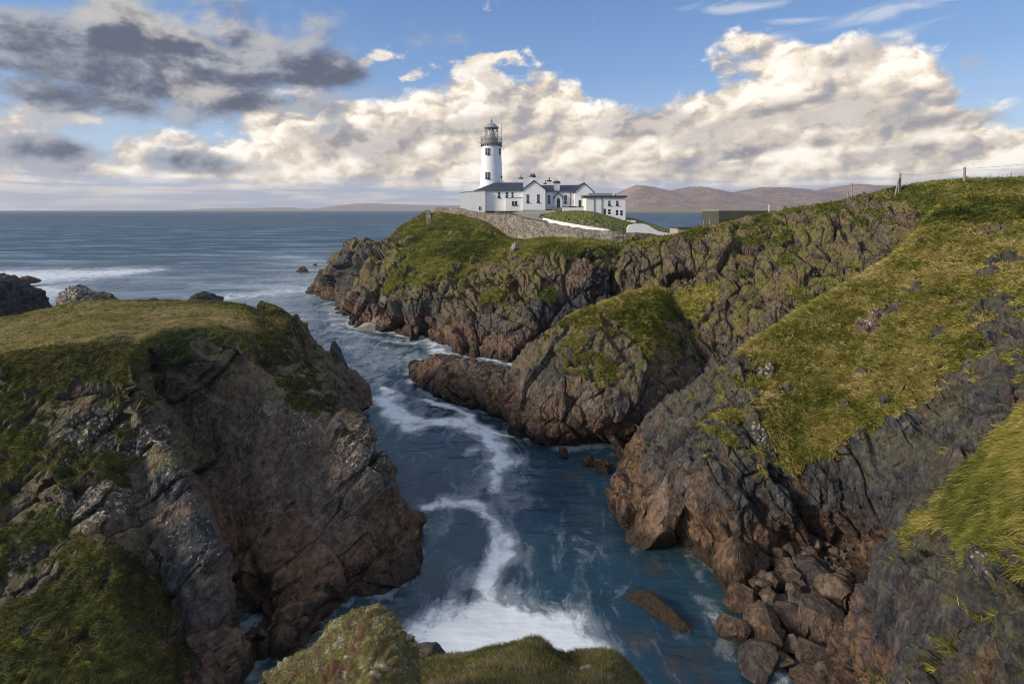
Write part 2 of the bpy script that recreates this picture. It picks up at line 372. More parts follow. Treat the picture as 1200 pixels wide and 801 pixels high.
LANDS = {}
def rotm(ax, ay, az):
    ca, sa, cb, sb, cc, sc = math.cos(ax), math.sin(ax), math.cos(ay), math.sin(ay), math.cos(az), math.sin(az)
    return np.array([[1, 0, 0], [0, ca, -sa], [0, sa, ca]]) @ np.array([[cb, 0, sb], [0, 1, 0], [-sb, 0, cb]]) @ np.array([[cc, -sc, 0], [sc, cc, 0], [0, 0, 1]])
def land(name, ribs, px=1.35, amp=1.0, s=1.0, tone=.3, lichen=.3, dry=.5, seed=1, skirt=None, strata=(0.5, .35, .2), aniso=(1, 1, .55), patches=(), gbias=0.0, material=None, gslope=.35, moss=.35, bed=(.45, -.2, .85), ledge=.28, gnoise=.42, bumpy=0, flat=True):
    G = dense(ribs, px); P = G[..., :3].copy(); g = G[..., 3].copy()
    N = normals(P); sh = P.shape[:2]
    p = P.reshape(-1, 3); n = N.reshape(-1, 3); g = g.reshape(-1)
    U, Vv = uv(p); tn = np.full(len(p), tone); li = np.full(len(p), lichen); dr = np.full(len(p), dry); mo = np.full(len(p), moss); rf = np.ones(len(p))
    # patches: (kind, u, v, radius in picture px at that spot, value) -> a ball in space round the picked surface point
    vis = None
    for kind, pu, pv, pr, val in patches:
        dd = (U-pu)**2+(Vv-pv)**2; near = dd < 36
        if not near.any(): near = dd <= dd.min()+1
        i = np.where(near)[0]; i = i[np.argmin(p[i, 1])]
        R = pr*p[i, 1]/F
        q = np.linalg.norm((p-p[i])+ .28*R*np.stack([perlin(p/R*1.3, 91), perlin(p/R*1.3, 92), perlin(p/R*1.3, 93)], 1), axis=1)/R
        w = 1-sst(q, .65, 1.15)
        if kind == 'g': g = g+(val-g)*w
        elif kind == 't': tn = tn+(val-tn)*w
        elif kind == 'l': li = li+(val-li)*w
        elif kind == 'd': dr = dr+(val-dr)*w
        elif kind == 'm': mo = mo+(val-mo)*w
        elif kind == 'r': rf = rf+(val-rf)*w
        elif kind == 'h': p = p+n*(val*(1-sst(q, .1, 1.1)))[:, None]
    gn = fbm(p/(1.6*s), 4, seed+50)
    gn2 = perlin(p/(.5*s), seed+55)
    gg = g+gbias+gnoise*gn+.35*gnoise*gn2+gslope*(n[:, 2]-.55)
    gm = sst(gg, .36, .62)
    rk = 1-.93*gm
    Rm = rotm(*strata)
    wp = p+.13*s*np.stack([perlin(p/(1.1*s), seed+60), perlin(p/(1.1*s), seed+61), perlin(p/(1.1*s), seed+62)], 1)
    q = (wp @ Rm.T)*np.array(aniso)
    v1, e1 = facet(q/(3.1*s), seed, .9); v2, e2 = facet(q/(1.15*s), seed+1, .9); v3, e3 = facet(q/(.42*s), seed+2, .8)
    big = fbm(p/(5.5*s), 3, seed+9)
    bd = np.array(bed)/np.linalg.norm(bed)
    def saw(sp, sd, sharp):
        t = p @ bd/sp+.9*perlin(p/(sp*2.6), sd)+.18*perlin(p/(sp*.5), sd+1); fr = t-np.floor(t)
        return np.where(fr < sharp, fr/sharp, (1-fr)/(1-sharp))-.5
    led = saw(2.3*s, seed+70, .88)*sst(perlin(p/(5*s), seed+75), -.35, .25)+.42*saw(.72*s, seed+72, .85)*sst(perlin(p/(2.5*s), seed+76), -.3, .3)
    dsp = s*amp*(.70*big+rf*(.90*v1+.36*v2+.11*v3-.34*np.exp(-e1*15)-.15*np.exp(-e2*13)-.05*np.exp(-e3*10)+.10*fbm(p/(.5*s), 4, seed+20, .62, True)+ledge*2.2*led))
    tus = .20*np.abs(fbm(p*np.array([1, 1, .7])/1.3, 2, seed+30, .5))+.13*np.abs(perlin(p/.55, seed+31))+.05*perlin(p/.22, seed+32)
    gd = np.clip(s, .6, 1.6)*tus+.18*s*big*amp
    ff = np.ones(sh); 
    p = p+n*((rk*dsp+gm*gd)*ff.reshape(-1))[:, None]
    if bumpy: p = p+n*(bumpy*(fbm(p/.22, 3, seed+40)+.6*np.abs(perlin(p/.07, seed+44))))[:, None]
    P2 = p.reshape(*sh, 3); N2 = normals(P2)
    # fresh ledges on steep rock hold grass, overhangs lose it
    gsl = N2.reshape(-1, 3)[:, 2]
    gf = sst(gg+.25*(gsl-.5)+.10*v2*(1-gm), .30, .66)
    a = N2; dz = np.gradient(P2, axis=0); dk = np.gradient(P2, axis=1)
    flip = ((np.cross(dz, dk)*N2).sum(-1)).mean() < 0
    o = grid_mesh(name, P2, material or LAND, {'grass': gf, 'tone': tn, 'lichen': li, 'dry': dr, 'moss': mo}, flip, not flat)
    o['kind'] = 'structure'
    LANDS[name] = (P2, N2, gf.reshape(sh), dr.reshape(sh))
    return o

# ------------------------------------------------------------------ land: the near left headland
def drop(r, dy=5, dz=-6):
    p = r[-1]; return r+[(p[0]*1.08, p[1]+dy, p[2]+dz, .3)]
def under(r, dz=-2.5):
    p = r[0]; return [(p[0], p[1], p[2]+dz, 0)]+r
L = [
 [D(-260,900,15,.8),D(-260,801,18,.8),D(-255,700,20.5,.7),D(-250,600,23,.6),D(-245,520,25.3,.7),D(-240,460,27,.9),D(-235,420,28.5,1),D(-210,392,36,1),D(-190,380,41,1)],
 [D(0,900,14.5,.9),D(0,801,17,.9),D(0,700,20,.5),D(0,620,22.3,.55),D(0,540,24.6,.4),D(0,460,27.2,.6),D(0,418,28.6,1),D(0,395,34,1),D(0,375,39,1)],
 [D(90,900,15,.9),D(85,801,17.3,.9),D(80,720,19.6,.7),D(80,640,21.7,.45),D(80,560,24,.25),D(82,470,26.8,.4),D(85,408,28.9,1),D(95,380,36,1),D(100,354,46,1)],
 [D(150,880,15.8,.8),D(150,801,17.8,.8),D(140,735,19.4,.75),D(130,660,21.2,.45),D(120,580,23.4,.1),D(110,480,26.5,.25),D(125,400,29.3,1),D(150,375,37,1),D(160,353,47.5,1)],
 [D(235,830,19,.3),D(215,765,20.5,.3),D(195,700,22.2,.4),D(170,640,23.2,.35),D(150,560,24.6,.5),D(140,480,26.6,.55),D(150,408,29,1),D(180,375,37.5,1),D(190,353,48,1)],
 [D(255,800,20.3,.1),D(238,755,20.8,0),D(222,700,21.8,0),D(185,620,23.4,0),D(165,540,25,.1),D(142,455,27,.2),D(165,400,29.8,1),D(195,374,38,1),D(205,353,48,1)],
 [D(272,800,20.8,.1),D(270,760,21.2,0),D(266,705,22.2,0),D(243,620,23.8,0),D(213,540,25.3,0),D(165,465,27.2,.3),D(180,392,31,1),D(205,373,38.5,1),D(220,353.5,48.2,1)],
 [D(288,770,23.2,0),D(283,730,24.8,0),D(272,680,26.6,0),D(254,600,28.9,0),D(230,530,30.4,0),D(188,455,30.8,.1),D(200,388,31.8,.8),D(225,371,39,1),D(235,354,48.4,1)],
 [D(335,745,23.2,0),D(325,690,25.7,0),D(315,620,27.8,0),D(300,550,29.4,0),D(285,480,31,0),D(275,430,32.2,0),D(268,393,33.2,.6),D(268,372,39.5,1),D(262,356.5,47.5,1)],
 [Z(408,695,.2,0),D(405,640,27.6,0),D(395,605,28.4,0),D(368,545,29.6,0),D(340,495,30.6,.1),D(312,445,31.8,.1),D(292,402,33.4,.4),D(290,380,38,.9),D(285,360,46.5,1)],
 [Z(455,690,0,0),D(455,640,28.6,0),D(440,580,29.6,0),D(415,525,30.3,.1),D(370,487,31,.3),D(330,452,32,.35),D(305,418,33.5,.4),D(302,388,38,.7),D(297,364,46,1)],
 [Z(494,640,0,0),D(488,612,31,0),D(466,575,31.6,0),D(455,535,31.8,0),D(425,494,32,.2),D(375,468,32.6,.3),D(325,428,34,.4),D(312,392,38.5,.6),D(306,366,46,.9)],
 [A(-10.5,39,0,0),A(-11,39,1.5,0),A(-11.8,39,3,0),A(-12.6,39,4.5,0),A(-13.5,39,6,.1),A(-14.5,39.5,7.6,.3),A(-15.8,41,9,.4),A(-17,43,9.8,.7),D(315,367,47,.9)],
 [Z(428,497,0,0),D(427,482,48,0),D(415,462,48.3,0),D(402,440,48.5,0),D(388,422,48,.1),D(372,408,47.5,.2),D(352,383,47.5,.4),D(335,369,47.5,.8),D(318,362.5,48,1)],
 [A(-18,56,0,0),A(-18.3,55.5,2,0),A(-18.8,55,4,0),A(-19.2,54,5.5,0),A(-19.6,53,7,.1),A(-20,52,7.9,.2),A(-20.5,51,8.6,.4),A(-21,50,9.3,.8),A(-22,49.5,9.7,1)],
]
L = [under(drop(r)) for r in L]
land('near_headland', L, px=1.3, amp=.62, s=1.0, tone=.42, lichen=.36, dry=.12, seed=11, strata=(.2, -.55, .4), aniso=(1.0, .8, .45), gslope=.25, moss=.45, bed=(.75, -.25, .6), ledge=.36, gnoise=.75, patches=[
 ('g',60,560,60,.30),('g',60,640,50,.35),('g',150,620,30,.2),('g',30,480,30,.45),('l',60,560,60,.5),
 ('r',310,560,95,.16),('r',290,470,60,.22),('r',345,620,50,.3),('r',225,610,40,.4),('r',250,700,35,.4),('r',195,530,25,.5),('d',180,395,30,.1),('m',330,560,110,0),('d',60,395,130,.66),('d',220,368,110,.72),('d',130,362,110,.62),('d',0,385,120,.6),('d',300,370,40,.55),('d',130,415,60,.2),('d',30,440,60,.2),('d',250,390,40,.15),('d',90,440,60,.12),
 ('t',330,560,110,.05),('l',330,560,110,.05),('t',300,430,60,.0),('l',280,440,60,.1),('l',180,500,40,.8),('l',230,620,45,.62),('l',250,710,40,.5),('t',205,560,32,.95),('t',228,630,32,.95),('t',250,720,34,.95),('l',200,545,30,.62),('l',232,640,26,.55),('m',225,620,60,.1),
 ('l',110,500,45,.75),('l',105,580,45,.8),('l',10,640,40,.7),('d',80,760,110,.33),('d',60,600,110,.25),('d',150,560,60,.22),('d',20,540,60,.3),('l',430,520,40,.75),('l',350,400,40,.6),('l',360,470,60,.6),('t',470,620,50,.25),
 ('g',80,570,40,.25),('g',100,600,30,.1),('g',8,690,25,0),('g',40,735,18,.1),('g',95,735,16,.2),('t',200,660,30,.6)])

# ------------------------------------------------------------------ lighthouse headland
H = [
 [A(-44,140,0,0),A(-42,138,3,0),A(-40,136,5.5,0),A(-38,134,8,0),A(-35,132,9.5,0),A(-33,131,10.2,0),A(-28,130,12,.4),A(-24,132,15,.9),A(-19,135,17.6,1)],
 [Z(362,342,0,0),D(368,330,124,0),D(375,318,123,0),D(385,303,122,0),D(402,292,121,0),D(430,289,120,0),D(450,290,120,.2),D(468,268,122,1),D(500,248,130,1)],
 [Z(390,354,0,0),D(393,342,112,0),D(398,330,112,0),D(405,318,112,0),D(415,305,112,0),D(430,298,112,0),D(452,294,113,.3),D(475,270,115,1),D(505,249,124,1)],
 [Z(403,380,0,0),D(410,362,93,0),D(418,345,95,0),D(425,330,97,0),D(435,315,99,0),D(455,302,101,.1),D(470,285,104,.6),D(487,272,110,1),D(512,249,122,1)],
 [Z(420,387,0,0),D(425,372,87.5,0),D(432,355,90,0),D(440,338,92,0),D(450,325,94,0),D(465,310,96,.1),D(480,290,99,.5),D(500,276,106,1),D(522,250,121,1)],
 [Z(447,390,0,0),D(448,375,85.5,0),D(450,360,87.5,0),D(455,345,89,.1),D(462,330,90,.3),D(478,312,92,.6),D(500,292,96,.9),D(525,276,104,1),D(548,253,119,1)],
 [Z(482,401,0,0),D(482,385,79.5,0),D(482,368,81.5,0),D(483,350,83,.1),D(487,335,84.5,.3),D(500,318,87,.6),D(530,297,91,1),D(560,280,99,1),D(575,262,115,1)],
 [Z(497,395,0,0),D(500,380,81.5,0),D(505,365,82,0),D(510,350,82.5,.2),D(520,333,83.5,.4),D(535,318,85.5,.6),D(560,302,88.5,.8),D(583,286,96,1),D(596,277,111,1)],
 [Z(540,418,0,0),D(540,400,72,0),D(542,380,74.5,0),D(545,358,77,.1),D(552,338,79,.4),D(565,318,81,.3),D(590,303,83.5,.4),D(607,288,90,.7),D(613,281,107,1)],
 [Z(605,427,0,0),D(607,410,68,0),D(610,390,70,0),D(613,365,72.5,.1),D(615,342,75,.4),D(618,318,77.5,.1),D(622,292,80,.8),D(632,283.5,86,1),D(640,281.5,98,1)],
 [D(680,420,68,0),D(682,400,70,0),D(683,380,71.5,0),D(684,360,73,0),D(685,340,74.5,0),D(688,318,76,.05),D(690,291,78.5,.9),D(690,283.5,84,1),D(690,283,95,1)],
 [D(735,420,70,0),D(733,400,71.5,0),D(731,380,73,0),D(729,360,74.5,0),D(728,340,76,0),D(728,320,77.5,0),D(728,302,80,.2),D(735,291,85,.4),D(745,282,94,.6)],
 [D(800,420,73,0),D(800,400,74,0),D(800,380,75,0),D(800,360,76,0),D(800,340,77,0),D(800,320,78,0),D(800,300,80,.3),D(800,287,86,.6),D(810,283,94,.6)],
]
H = [under(r) for r in H]
land('lighthouse_headland', H, px=1.0, amp=.95, s=1.9, tone=.36, lichen=.2, dry=.42, seed=21, strata=(.5, .3, .2), aniso=(1, 1, .6), moss=.9, bed=(.5, .2, .8), gnoise=.85, gbias=-.10, patches=[
 ('g',470,290,16,.45),('g',480,275,8,.2),('g',535,282,7,.1),('g',600,300,10,.2),('d',480,275,28,.35),('d',520,262,22,.3),('g',590,320,18,.15),
 ('m',680,360,70,0),('m',400,320,60,.1),('m',520,335,60,1),('d',680,280,50,.55),('d',620,285,40,.6),
 ('t',680,360,70,1.0),('l',680,360,70,-.2),('g',680,345,60,-.3),('t',400,320,60,.75),('t',500,372,45,.8),('t',440,340,60,.6),('g',640,340,14,1.1),('d',640,340,14,.2),('g',572,352,22,.75),('d',572,352,30,.45),('g',460,322,22,.7),
 ('t',560,385,50,.65),('d',550,285,45,.05),('d',505,268,40,.3),('l',490,300,15,1.6),('t',545,335,50,.3),('d',660,285,40,.3),('g',500,375,40,-.2),('g',560,395,50,-.3),('h',540,272,14,1.2),('h',560,270,12,1.0),('d',500,320,50,.5),('t',600,310,50,.1),('t',660,310,40,.15)])

# ------------------------------------------------------------------ plateau behind the stone walls
PL = [
 [D(506,246,126,1),D(512,247.5,140,1),D(518,247.5,152,1),D(520,247.5,182,1),D(518,290,200,0)],
 [D(537,248.5,123,1),D(542,248.5,138,.6),D(545,248.5,150,.3),D(545,248.2,182,1),D(545,290,200,0)],
 [D(570,253,117,.5),D(572,250.5,136,.1),D(573,249,150,.1),D(575,248.2,182,1),D(575,290,200,0)],
 [D(607,256,107,.2),D(606,252.5,130,0),D(606,249.5,148,0),D(606,248.2,182,1),D(606,290,200,0)],
 [D(637,262,99,.3),D(636,254.5,124,0),D(634,249.5,147,0),D(632,248.2,182,1),D(632,290,200,0)],
 [D(684,270,94,.8),D(682,262,116,1),D(676,251,142,.2),D(670,249,180,1),D(670,290,200,0)],
 [D(716,273,91.5,.9),D(716,266,112,1),D(712,255,139,.9),D(705,252,178,1),D(705,290,200,0)],
 [D(745,276,91,.8),D(750,270,110,1),D(744,262,140,1),D(745,258,165,1),D(745,290,185,0)],
 [D(793,281,93,.8),D(798,277,106,1),D(800,275,118,1),D(800,275,132,1),D(800,320,150,0)],
 [D(850,282,96,.8),D(860,276,108,1),D(870,272,120,1),D(880,272,135,1),D(880,320,150,0)],
]
gravel = None
land('lighthouse_plateau', PL, px=1.2, amp=.35, s=1.6, tone=.1, lichen=.3, dry=.45, seed=31, gbias=.05, patches=[
])

MN = [
 [D(632,256.5,108,.9),D(633,255,110,.9),D(634,254,113,.9),D(635,253,118,.9),D(636,255,124,.9)],
 [D(650,261,103,.3),D(650,256,106,.3),D(650,252,111,.8),D(651,248.3,119,1),D(652,250,127,1)],
 [D(672,265,99.5,.2),D(672,259,103,.25),D(672,253,109,.8),D(673,247,119,1),D(674,249,128,1)],
 [D(695,269,97,.2),D(695,263,100,.25),D(695,255,107,.75),D(696,248.6,117,1),D(697,252,126,1)],
 [D(716,273,95.5,.2),D(716,267,99,.3),D(717,260,106,.7),D(718,254.5,115,1),D(718,258,124,1)],
 [D(737,278,97,.5),D(738,271.5,100,.6),D(739,265.5,106,.8),D(739,262,113,1),D(739,266,121,1)],
]
land('rocky_mound', MN, px=.8, amp=.45, s=1.2, tone=0, lichen=.75, dry=.5, seed=33, moss=.6, gnoise=.7)
# ------------------------------------------------------------------ right hand ridge and its cliffs
NR = [
 [D(752,420,68,0),D(748,390,68,0),D(745,360,68,0),D(742,335,68,0),D(740,312,69,0),D(740,295,71,.3),D(750,286,76,.7),D(760,282,82,.8)],
 [D(735,400,58,0),D(730,375,58,0),D(727,350,58,0),D(722,325,58.5,0),D(722,305,59.5,.1),D(735,289,62,.5),D(760,283,68,.8),D(775,281,76,.8)],
 [D(775,430,51,0),D(772,395,53.5,0),D(768,365,55.5,.5),D(765,335,57,.4),D(765,305,58.5,.1),D(770,286,60.5,.5),D(790,280,66,.8),D(800,278,75,.8)],
 [D(810,455,48.5,0),D(812,420,50,0),D(812,390,51.5,.1),D(810,355,54,.8),D(805,320,56,.1),D(805,277,60,.6),D(815,272,66,.8),D(820,271,75,.8)],
 [D(850,450,47,0),D(855,415,48.5,0),D(858,380,50.5,0),D(855,345,52.5,.1),D(850,305,55,.1),D(852,267,60,.6),D(855,264,66,.8),D(858,265,74,.8)],
 [D(900,430,45,0),D(905,395,47,0),D(910,360,49,0),D(912,325,51.5,.1),D(913,290,55,.45),D(915,254,60,.65),D(918,250,65,.8),D(920,253,72,.8)],
 [D(960,400,45,.2),D(965,365,47,.5),D(968,335,49,.3),D(972,305,52,0),D(978,275,55,.1),D(985,239,60,.6),D(990,237,64,.9),D(992,241,72,.9)],
 [D(1020,370,46,.4),D(1030,335,47.5,.2),D(1035,310,49,0),D(1040,285,51,0),D(1045,258,53.5,.15),D(1052,225,58,.7),D(1055,222,62,1),D(1055,226,70,1)],
 [D(1085,300,46,.8),D(1090,285,47,.6),D(1093,270,48.5,.7),D(1097,255,50,.8),D(1100,240,52,.9),D(1105,217.5,55,1),D(1107,215,60,1),D(1107,219,68,1)],
 [D(1150,300,42,.8),D(1150,280,43.5,.8),D(1150,262,45.5,.9),D(1150,245,48,.9),D(1150,228,50.5,1),D(1155,214,53,1),D(1157,212,58,1),D(1157,215,66,1)],
 [D(1300,300,38,.8),D(1300,280,40,.8),D(1300,262,42,.9),D(1300,245,45,.9),D(1300,228,47.5,1),D(1300,213,50,1),D(1300,211,55,1),D(1300,213,64,1)],
]
NR = [drop(under(r), 8, -5) for r in NR]
land('ridge', NR, px=1.05, amp=.80, s=1.25, tone=.25, lichen=.40, dry=.5, seed=41, strata=(.3, .2, .5), aniso=(1, 1, .5), moss=.95, bed=(.8, .1, .55), gnoise=.9, gbias=-.12, patches=[
 ('d',900,270,130,.38),('d',1060,225,40,.3),
 ('g',870,262,40,.35),('g',940,245,40,.35),('g',1010,230,40,.4),('m',900,270,120,1),('m',850,420,50,.2),
 ('g',800,352,14,.85),('g',822,340,15,.75),('g',835,332,9,.7),('g',915,300,14,.75),('g',930,330,16,.7),('g',945,350,14,.8),('g',870,310,8,.5),('t',850,420,45,.6),('t',1050,285,16,1),('t',1045,300,16,1),('t',955,320,22,.9),('t',1005,310,20,.7),('d',815,345,30,.75),
 ('l',1000,260,50,.55),('l',1080,235,40,.5),('t',790,420,40,.6),('d',1130,250,80,.25),('t',900,330,40,.2),('g',985,345,12,.8),('d',930,320,30,.5)])

# ------------------------------------------------------------------ the spur in mid-channel
M = [
 [Z(482,424,-.3,0),Z(479,428,.3,0),Z(478,432,.6,0),Z(478,436,.6,0),Z(478,440,.5,0),Z(479,444,.3,0),Z(481,448,0,0),Z(483,452,-.5,0)],
 [Z(520,428,-.3,0),Z(512,422,1.2,0),Z(505,421,2.0,0),Z(505,430,2.0,0),Z(506,440,1.7,0),Z(508,450,1.1,0),Z(512,460,.4,0),Z(516,466,-.3,0)],
 [Z(580,436,-.3,0),Z(570,431,1.2,0),Z(560,428,2.6,0),Z(558,440,2.5,0),Z(556,452,2.1,0),Z(556,465,1.3,0),Z(558,477,.4,0),Z(562,484,-.3,0)],
 [Z(612,440,0,0),Z(604,436,1.6,0),Z(597,438,2.8,0),Z(597,452,2.7,0),Z(597,468,2.2,0),Z(598,485,1.3,0),Z(602,505,.3,0),Z(606,515,-.4,0)],
 [Z(640,425,.5,0),Z(628,410,3.5,0),Z(622,408,5.2,0),Z(622,430,4.6,0),Z(625,455,3.6,0),Z(630,480,2.4,0),Z(638,508,.9,0),Z(645,523,-.2,0)],
 [D(680,400,64,0),D(665,378,56,.2),D(658,377,50.5,.35),D(655,405,47.5,.1),D(658,435,45.5,0),D(663,465,44,0),D(672,495,43.2,0),Z(680,524,-.2,0)],
 [D(715,385,64,0),D(700,366,56,.6),D(690,362,51,.7),D(690,390,47.5,.3),D(692,420,45.5,.1),D(695,450,44,0),D(700,485,42.8,0),Z(708,525,-.2,0)],
 [D(745,375,64,0),D(735,355,57,.7),D(725,350,52.5,1),D(725,375,49,.45),D(728,410,46.5,.3),D(732,445,44.7,0),D(736,480,43.2,0),Z(742,518,0,0)],
 [D(780,360,62,0),D(770,340,58,.6),D(758,342,54.5,1),D(757,368,50.5,1),D(762,400,47.8,.8),D(768,435,45.8,.2),D(772,470,44.3,0),D(770,505,44,0)],
 [D(820,360,60,0),D(808,350,58,.5),D(785,345,56,1),D(785,375,52,.5),D(795,410,49.5,.2),D(800,440,47.5,0),D(800,465,46.5,0),D(795,495,45,0)],
 [D(840,400,56,0),D(835,400,55,0),D(825,400,54,.3),D(825,420,52,0),D(830,440,50,0),D(830,460,48.5,0),D(828,475,47.5,0),D(820,495,46.5,0)],
]
M = [[(r[0][0], r[0][1], r[0][2]-2, 0)]+r+[(r[-1][0], r[-1][1]-.4, r[-1][2]-2, 0)] for r in M]
land('channel_spur', M, px=1.05, amp=.62, s=1.1, tone=.32, lichen=.3, dry=.4, seed=51, strata=(.7, -.3, .2), aniso=(1, 1, .6), moss=.62, bed=(.7, 0, .7), gnoise=.9, gbias=-.14, patches=[
 ('g',672,395,14,.9),('g',700,425,26,.85),('g',668,420,16,.7),('d',700,400,60,.45),('t',640,420,35,.8),('g',718,398,20,0),('g',742,400,10,.1),('g',700,380,8,.2),('t',710,390,25,.1),('t',740,450,40,.5),('l',740,380,60,.3),('d',760,370,30,.35)])

# ------------------------------------------------------------------ right grassy slope
R = [
 [Z(738,530,-.5,0),Z(728,545,.3,0),Z(722,560,.6,0),Z(718,575,.6,0),Z(715,590,.5,0),Z(716,600,.2,0),Z(722,608,0,0),Z(726,616,-.8,0)],
 [Z(758,505,.3,0),Z(748,500,2.0,0),Z(745,530,2.2,0),Z(740,560,2.2,0),Z(736,590,1.5,0),Z(738,615,.8,0),Z(742,635,0,0),Z(745,645,-1,0)],
 [Z(800,490,1.5,0),Z(783,475,4.3,0),Z(785,500,4.5,0),Z(790,525,4.5,0),Z(795,550,4.3,0),Z(797,585,2.6,0),Z(797,640,0,0),Z(800,660,-1,0)],
 [Z(840,460,2.5,0),Z(825,440,6.8,0),Z(825,475,6.3,.1),Z(830,505,6,.2),Z(835,550,4.6,0),Z(835,600,2.6,0),Z(835,655,.6,0),Z(835,685,-.5,0)],
 [Z(880,440,4,0),Z(862,419,8.6,.2),D(872,455,33.5,.3),D(875,500,31,.3),D(875,545,29.3,0),D(872,595,28.4,0),D(868,640,28,0),Z(866,690,.2,0)],
 [D(925,410,48,0),D(895,393,39,1),D(920,440,34,1),D(930,495,31,1),D(930,540,29.6,.8),D(925,570,29.1,.1),D(920,600,28.9,0),Z(915,640,.8,0)],
 [D(975,370,49,0),D(940,365,41,1),D(980,415,35,1),D(985,460,31.5,1),D(975,510,29.3,1),D(965,545,28.8,.2),D(960,590,28.6,0),Z(962,637,.95,0)],
 [D(1020,330,50,0),D(990,337,43,1),D(1030,385,36,1),D(1040,430,32,1),D(1030,475,29.5,1),D(1015,520,28.3,.2),D(1005,580,27.8,0),Z(1003,643,1.2,0)],
 [D(1070,285,51,0),D(1045,305,45,1),D(1075,350,37,1),D(1090,400,32,.9),D(1090,445,29.5,.7),D(1085,495,27.5,0),D(1060,555,26.4,0),Z(1036,645,1.9,0)],
 [D(1125,225,53,.5),D(1105,245,49,1),D(1120,300,40,1),D(1140,355,33,.55),D(1145,405,29.5,.4),D(1140,460,26.5,0),D(1110,520,24.5,0),D(1070,590,23.5,0)],
 [D(1190,222,52,.8),D(1185,235,47,1),D(1195,275,40,.8),D(1200,325,33,.5),D(1200,380,28.5,.1),D(1195,430,25.5,.2),D(1170,475,23.5,0),D(1120,560,22,0)],
 [D(1350,225,48,.8),D(1350,240,42,1),D(1350,280,36,.8),D(1350,330,30,.6),D(1350,385,26,.4),D(1340,430,23.5,.3),D(1310,470,22,0),D(1250,540,20.5,0)],
]
R = [r+[(r[-1][0]-.3, r[-1][1]-.5, r[-1][2]-2.0, 0)] for r in R]
land('grassy_slope', R, px=1.15, amp=.60, s=.95, tone=.62, lichen=.16, dry=.6, seed=61, strata=(.3, .5, .3), aniso=(1, 1, .5), moss=.3, bed=(.9, .1, .4), ledge=.34, gnoise=.95, gbias=-.07, patches=[
 ('g',1185,300,16,.1),('g',1140,290,12,.15),('g',1095,385,12,.15),('g',1160,315,14,.1),('g',960,400,6,.1),('g',1080,310,10,0),('g',1100,300,8,0),('g',1010,385,8,0),('g',990,470,5,.1),('g',1075,425,10,.1),('g',1130,300,14,.2),('g',920,450,6,.1),('g',1110,350,12,.1),('g',1120,260,9,.1),('l',1110,350,20,.5),('l',1080,310,14,.9),('g',945,505,7,.1),('g',1070,270,7,.1),
 ('r',1060,560,60,.6),('t',830,500,60,.75),
 ('t',800,610,35,.25),('t',740,590,30,.3),('t',860,670,20,.3),('g',1018,378,17,0),('g',1042,354,17,.0),('g',1030,366,14,.1),('l',1030,366,30,.75),('t',1030,368,30,-.1),('g',895,428,9,.1),('l',895,428,9,.9),('g',1070,335,9,.1),('l',1060,330,22,.7),
 ('g',1155,265,22,.1),('t',1155,270,25,.2),('g',1170,350,20,0),('t',1165,345,45,.9),('g',1160,390,15,0),('g',1050,450,8,.1),('g',1035,465,7,.2),('l',1050,455,12,.9),('d',950,460,60,.45),('d',1040,440,60,.72),('d',920,510,30,.35),
 ('d',1150,240,60,.1),('d',1000,360,40,.62),('t',1100,500,90,1),('t',1000,600,90,.95),('l',890,500,20,.7),('g',860,470,12,.0),('g',1010,430,7,.1),('l',870,440,25,.5),('t',830,470,30,.8),('h',797,575,22,.7),('h',850,585,20,.5),('h',750,575,14,.3)])

# ------------------------------------------------------------------ right foreground bank
FB = [
 [Z(955,860,-.3,0),Z(972,830,.6,0),D(1000,880,17.5,0),D(1060,930,14,0),D(1130,960,11.5,.2),D(1250,980,9.5,.3),D(1400,1000,8,.5)],
 [Z(965,800,-.2,0),Z(983,775,.9,0),D(1010,790,19.5,0),D(1060,820,16.2,0),D(1120,850,13.5,0),D(1220,870,11,.2),D(1380,880,9,.5)],
 [Z(985,760,.3,0),D(995,725,22.6,0),D(1030,735,20,0),D(1080,750,17.3,0),D(1140,765,14.6,0),D(1220,770,12,.1),D(1370,760,10,.5)],
 [Z(1005,715,.8,0),D(1020,675,23,0),D(1060,680,20.3,0),D(1110,690,17.7,0),D(1160,695,15.2,.15),D(1230,690,13,.2),D(1370,670,10.5,.6)],
 [Z(1035,670,2.0,0),D(1056,645,22.5,.2),D(1095,645,20.2,.15),D(1135,645,18,.5),D(1175,640,16,.8),D(1240,625,13.8,.7),D(1370,600,11,.8)],
 [Z(1075,630,4,0),D(1095,607,21.8,.6),D(1130,600,20,1),D(1165,590,18,1),D(1200,580,16.3,1),D(1260,560,14.3,.9),D(1380,530,11.5,.9)],
 [D(1110,600,23.5,0),D(1130,560,21.7,.7),D(1160,550,20,1),D(1190,540,18.3,1),D(1225,530,16.7,1),D(1280,500,14.8,1),D(1390,470,12,1)],
 [D(1180,530,23.5,0),D(1200,488,21.5,.7),D(1225,485,20,1),D(1250,475,18.5,1),D(1280,465,17,1),D(1320,440,15.3,1),D(1410,420,12.5,1)],
 [D(1280,480,22,.5),D(1300,440,20.5,1),D(1320,435,19.3,1),D(1340,430,18,1),D(1360,420,17,1),D(1390,400,15.5,1),D(1450,380,13,1)],
]
FB = [[(r[0][0], r[0][1]+.3, r[0][2]-2.5, 0)]+r+[(r[-1][0]+9, r[-1][1]-1, r[-1][2]+2.2, 1), (r[-1][0]+30, r[-1][1]-2, r[-1][2]+5, 1)] for r in FB]
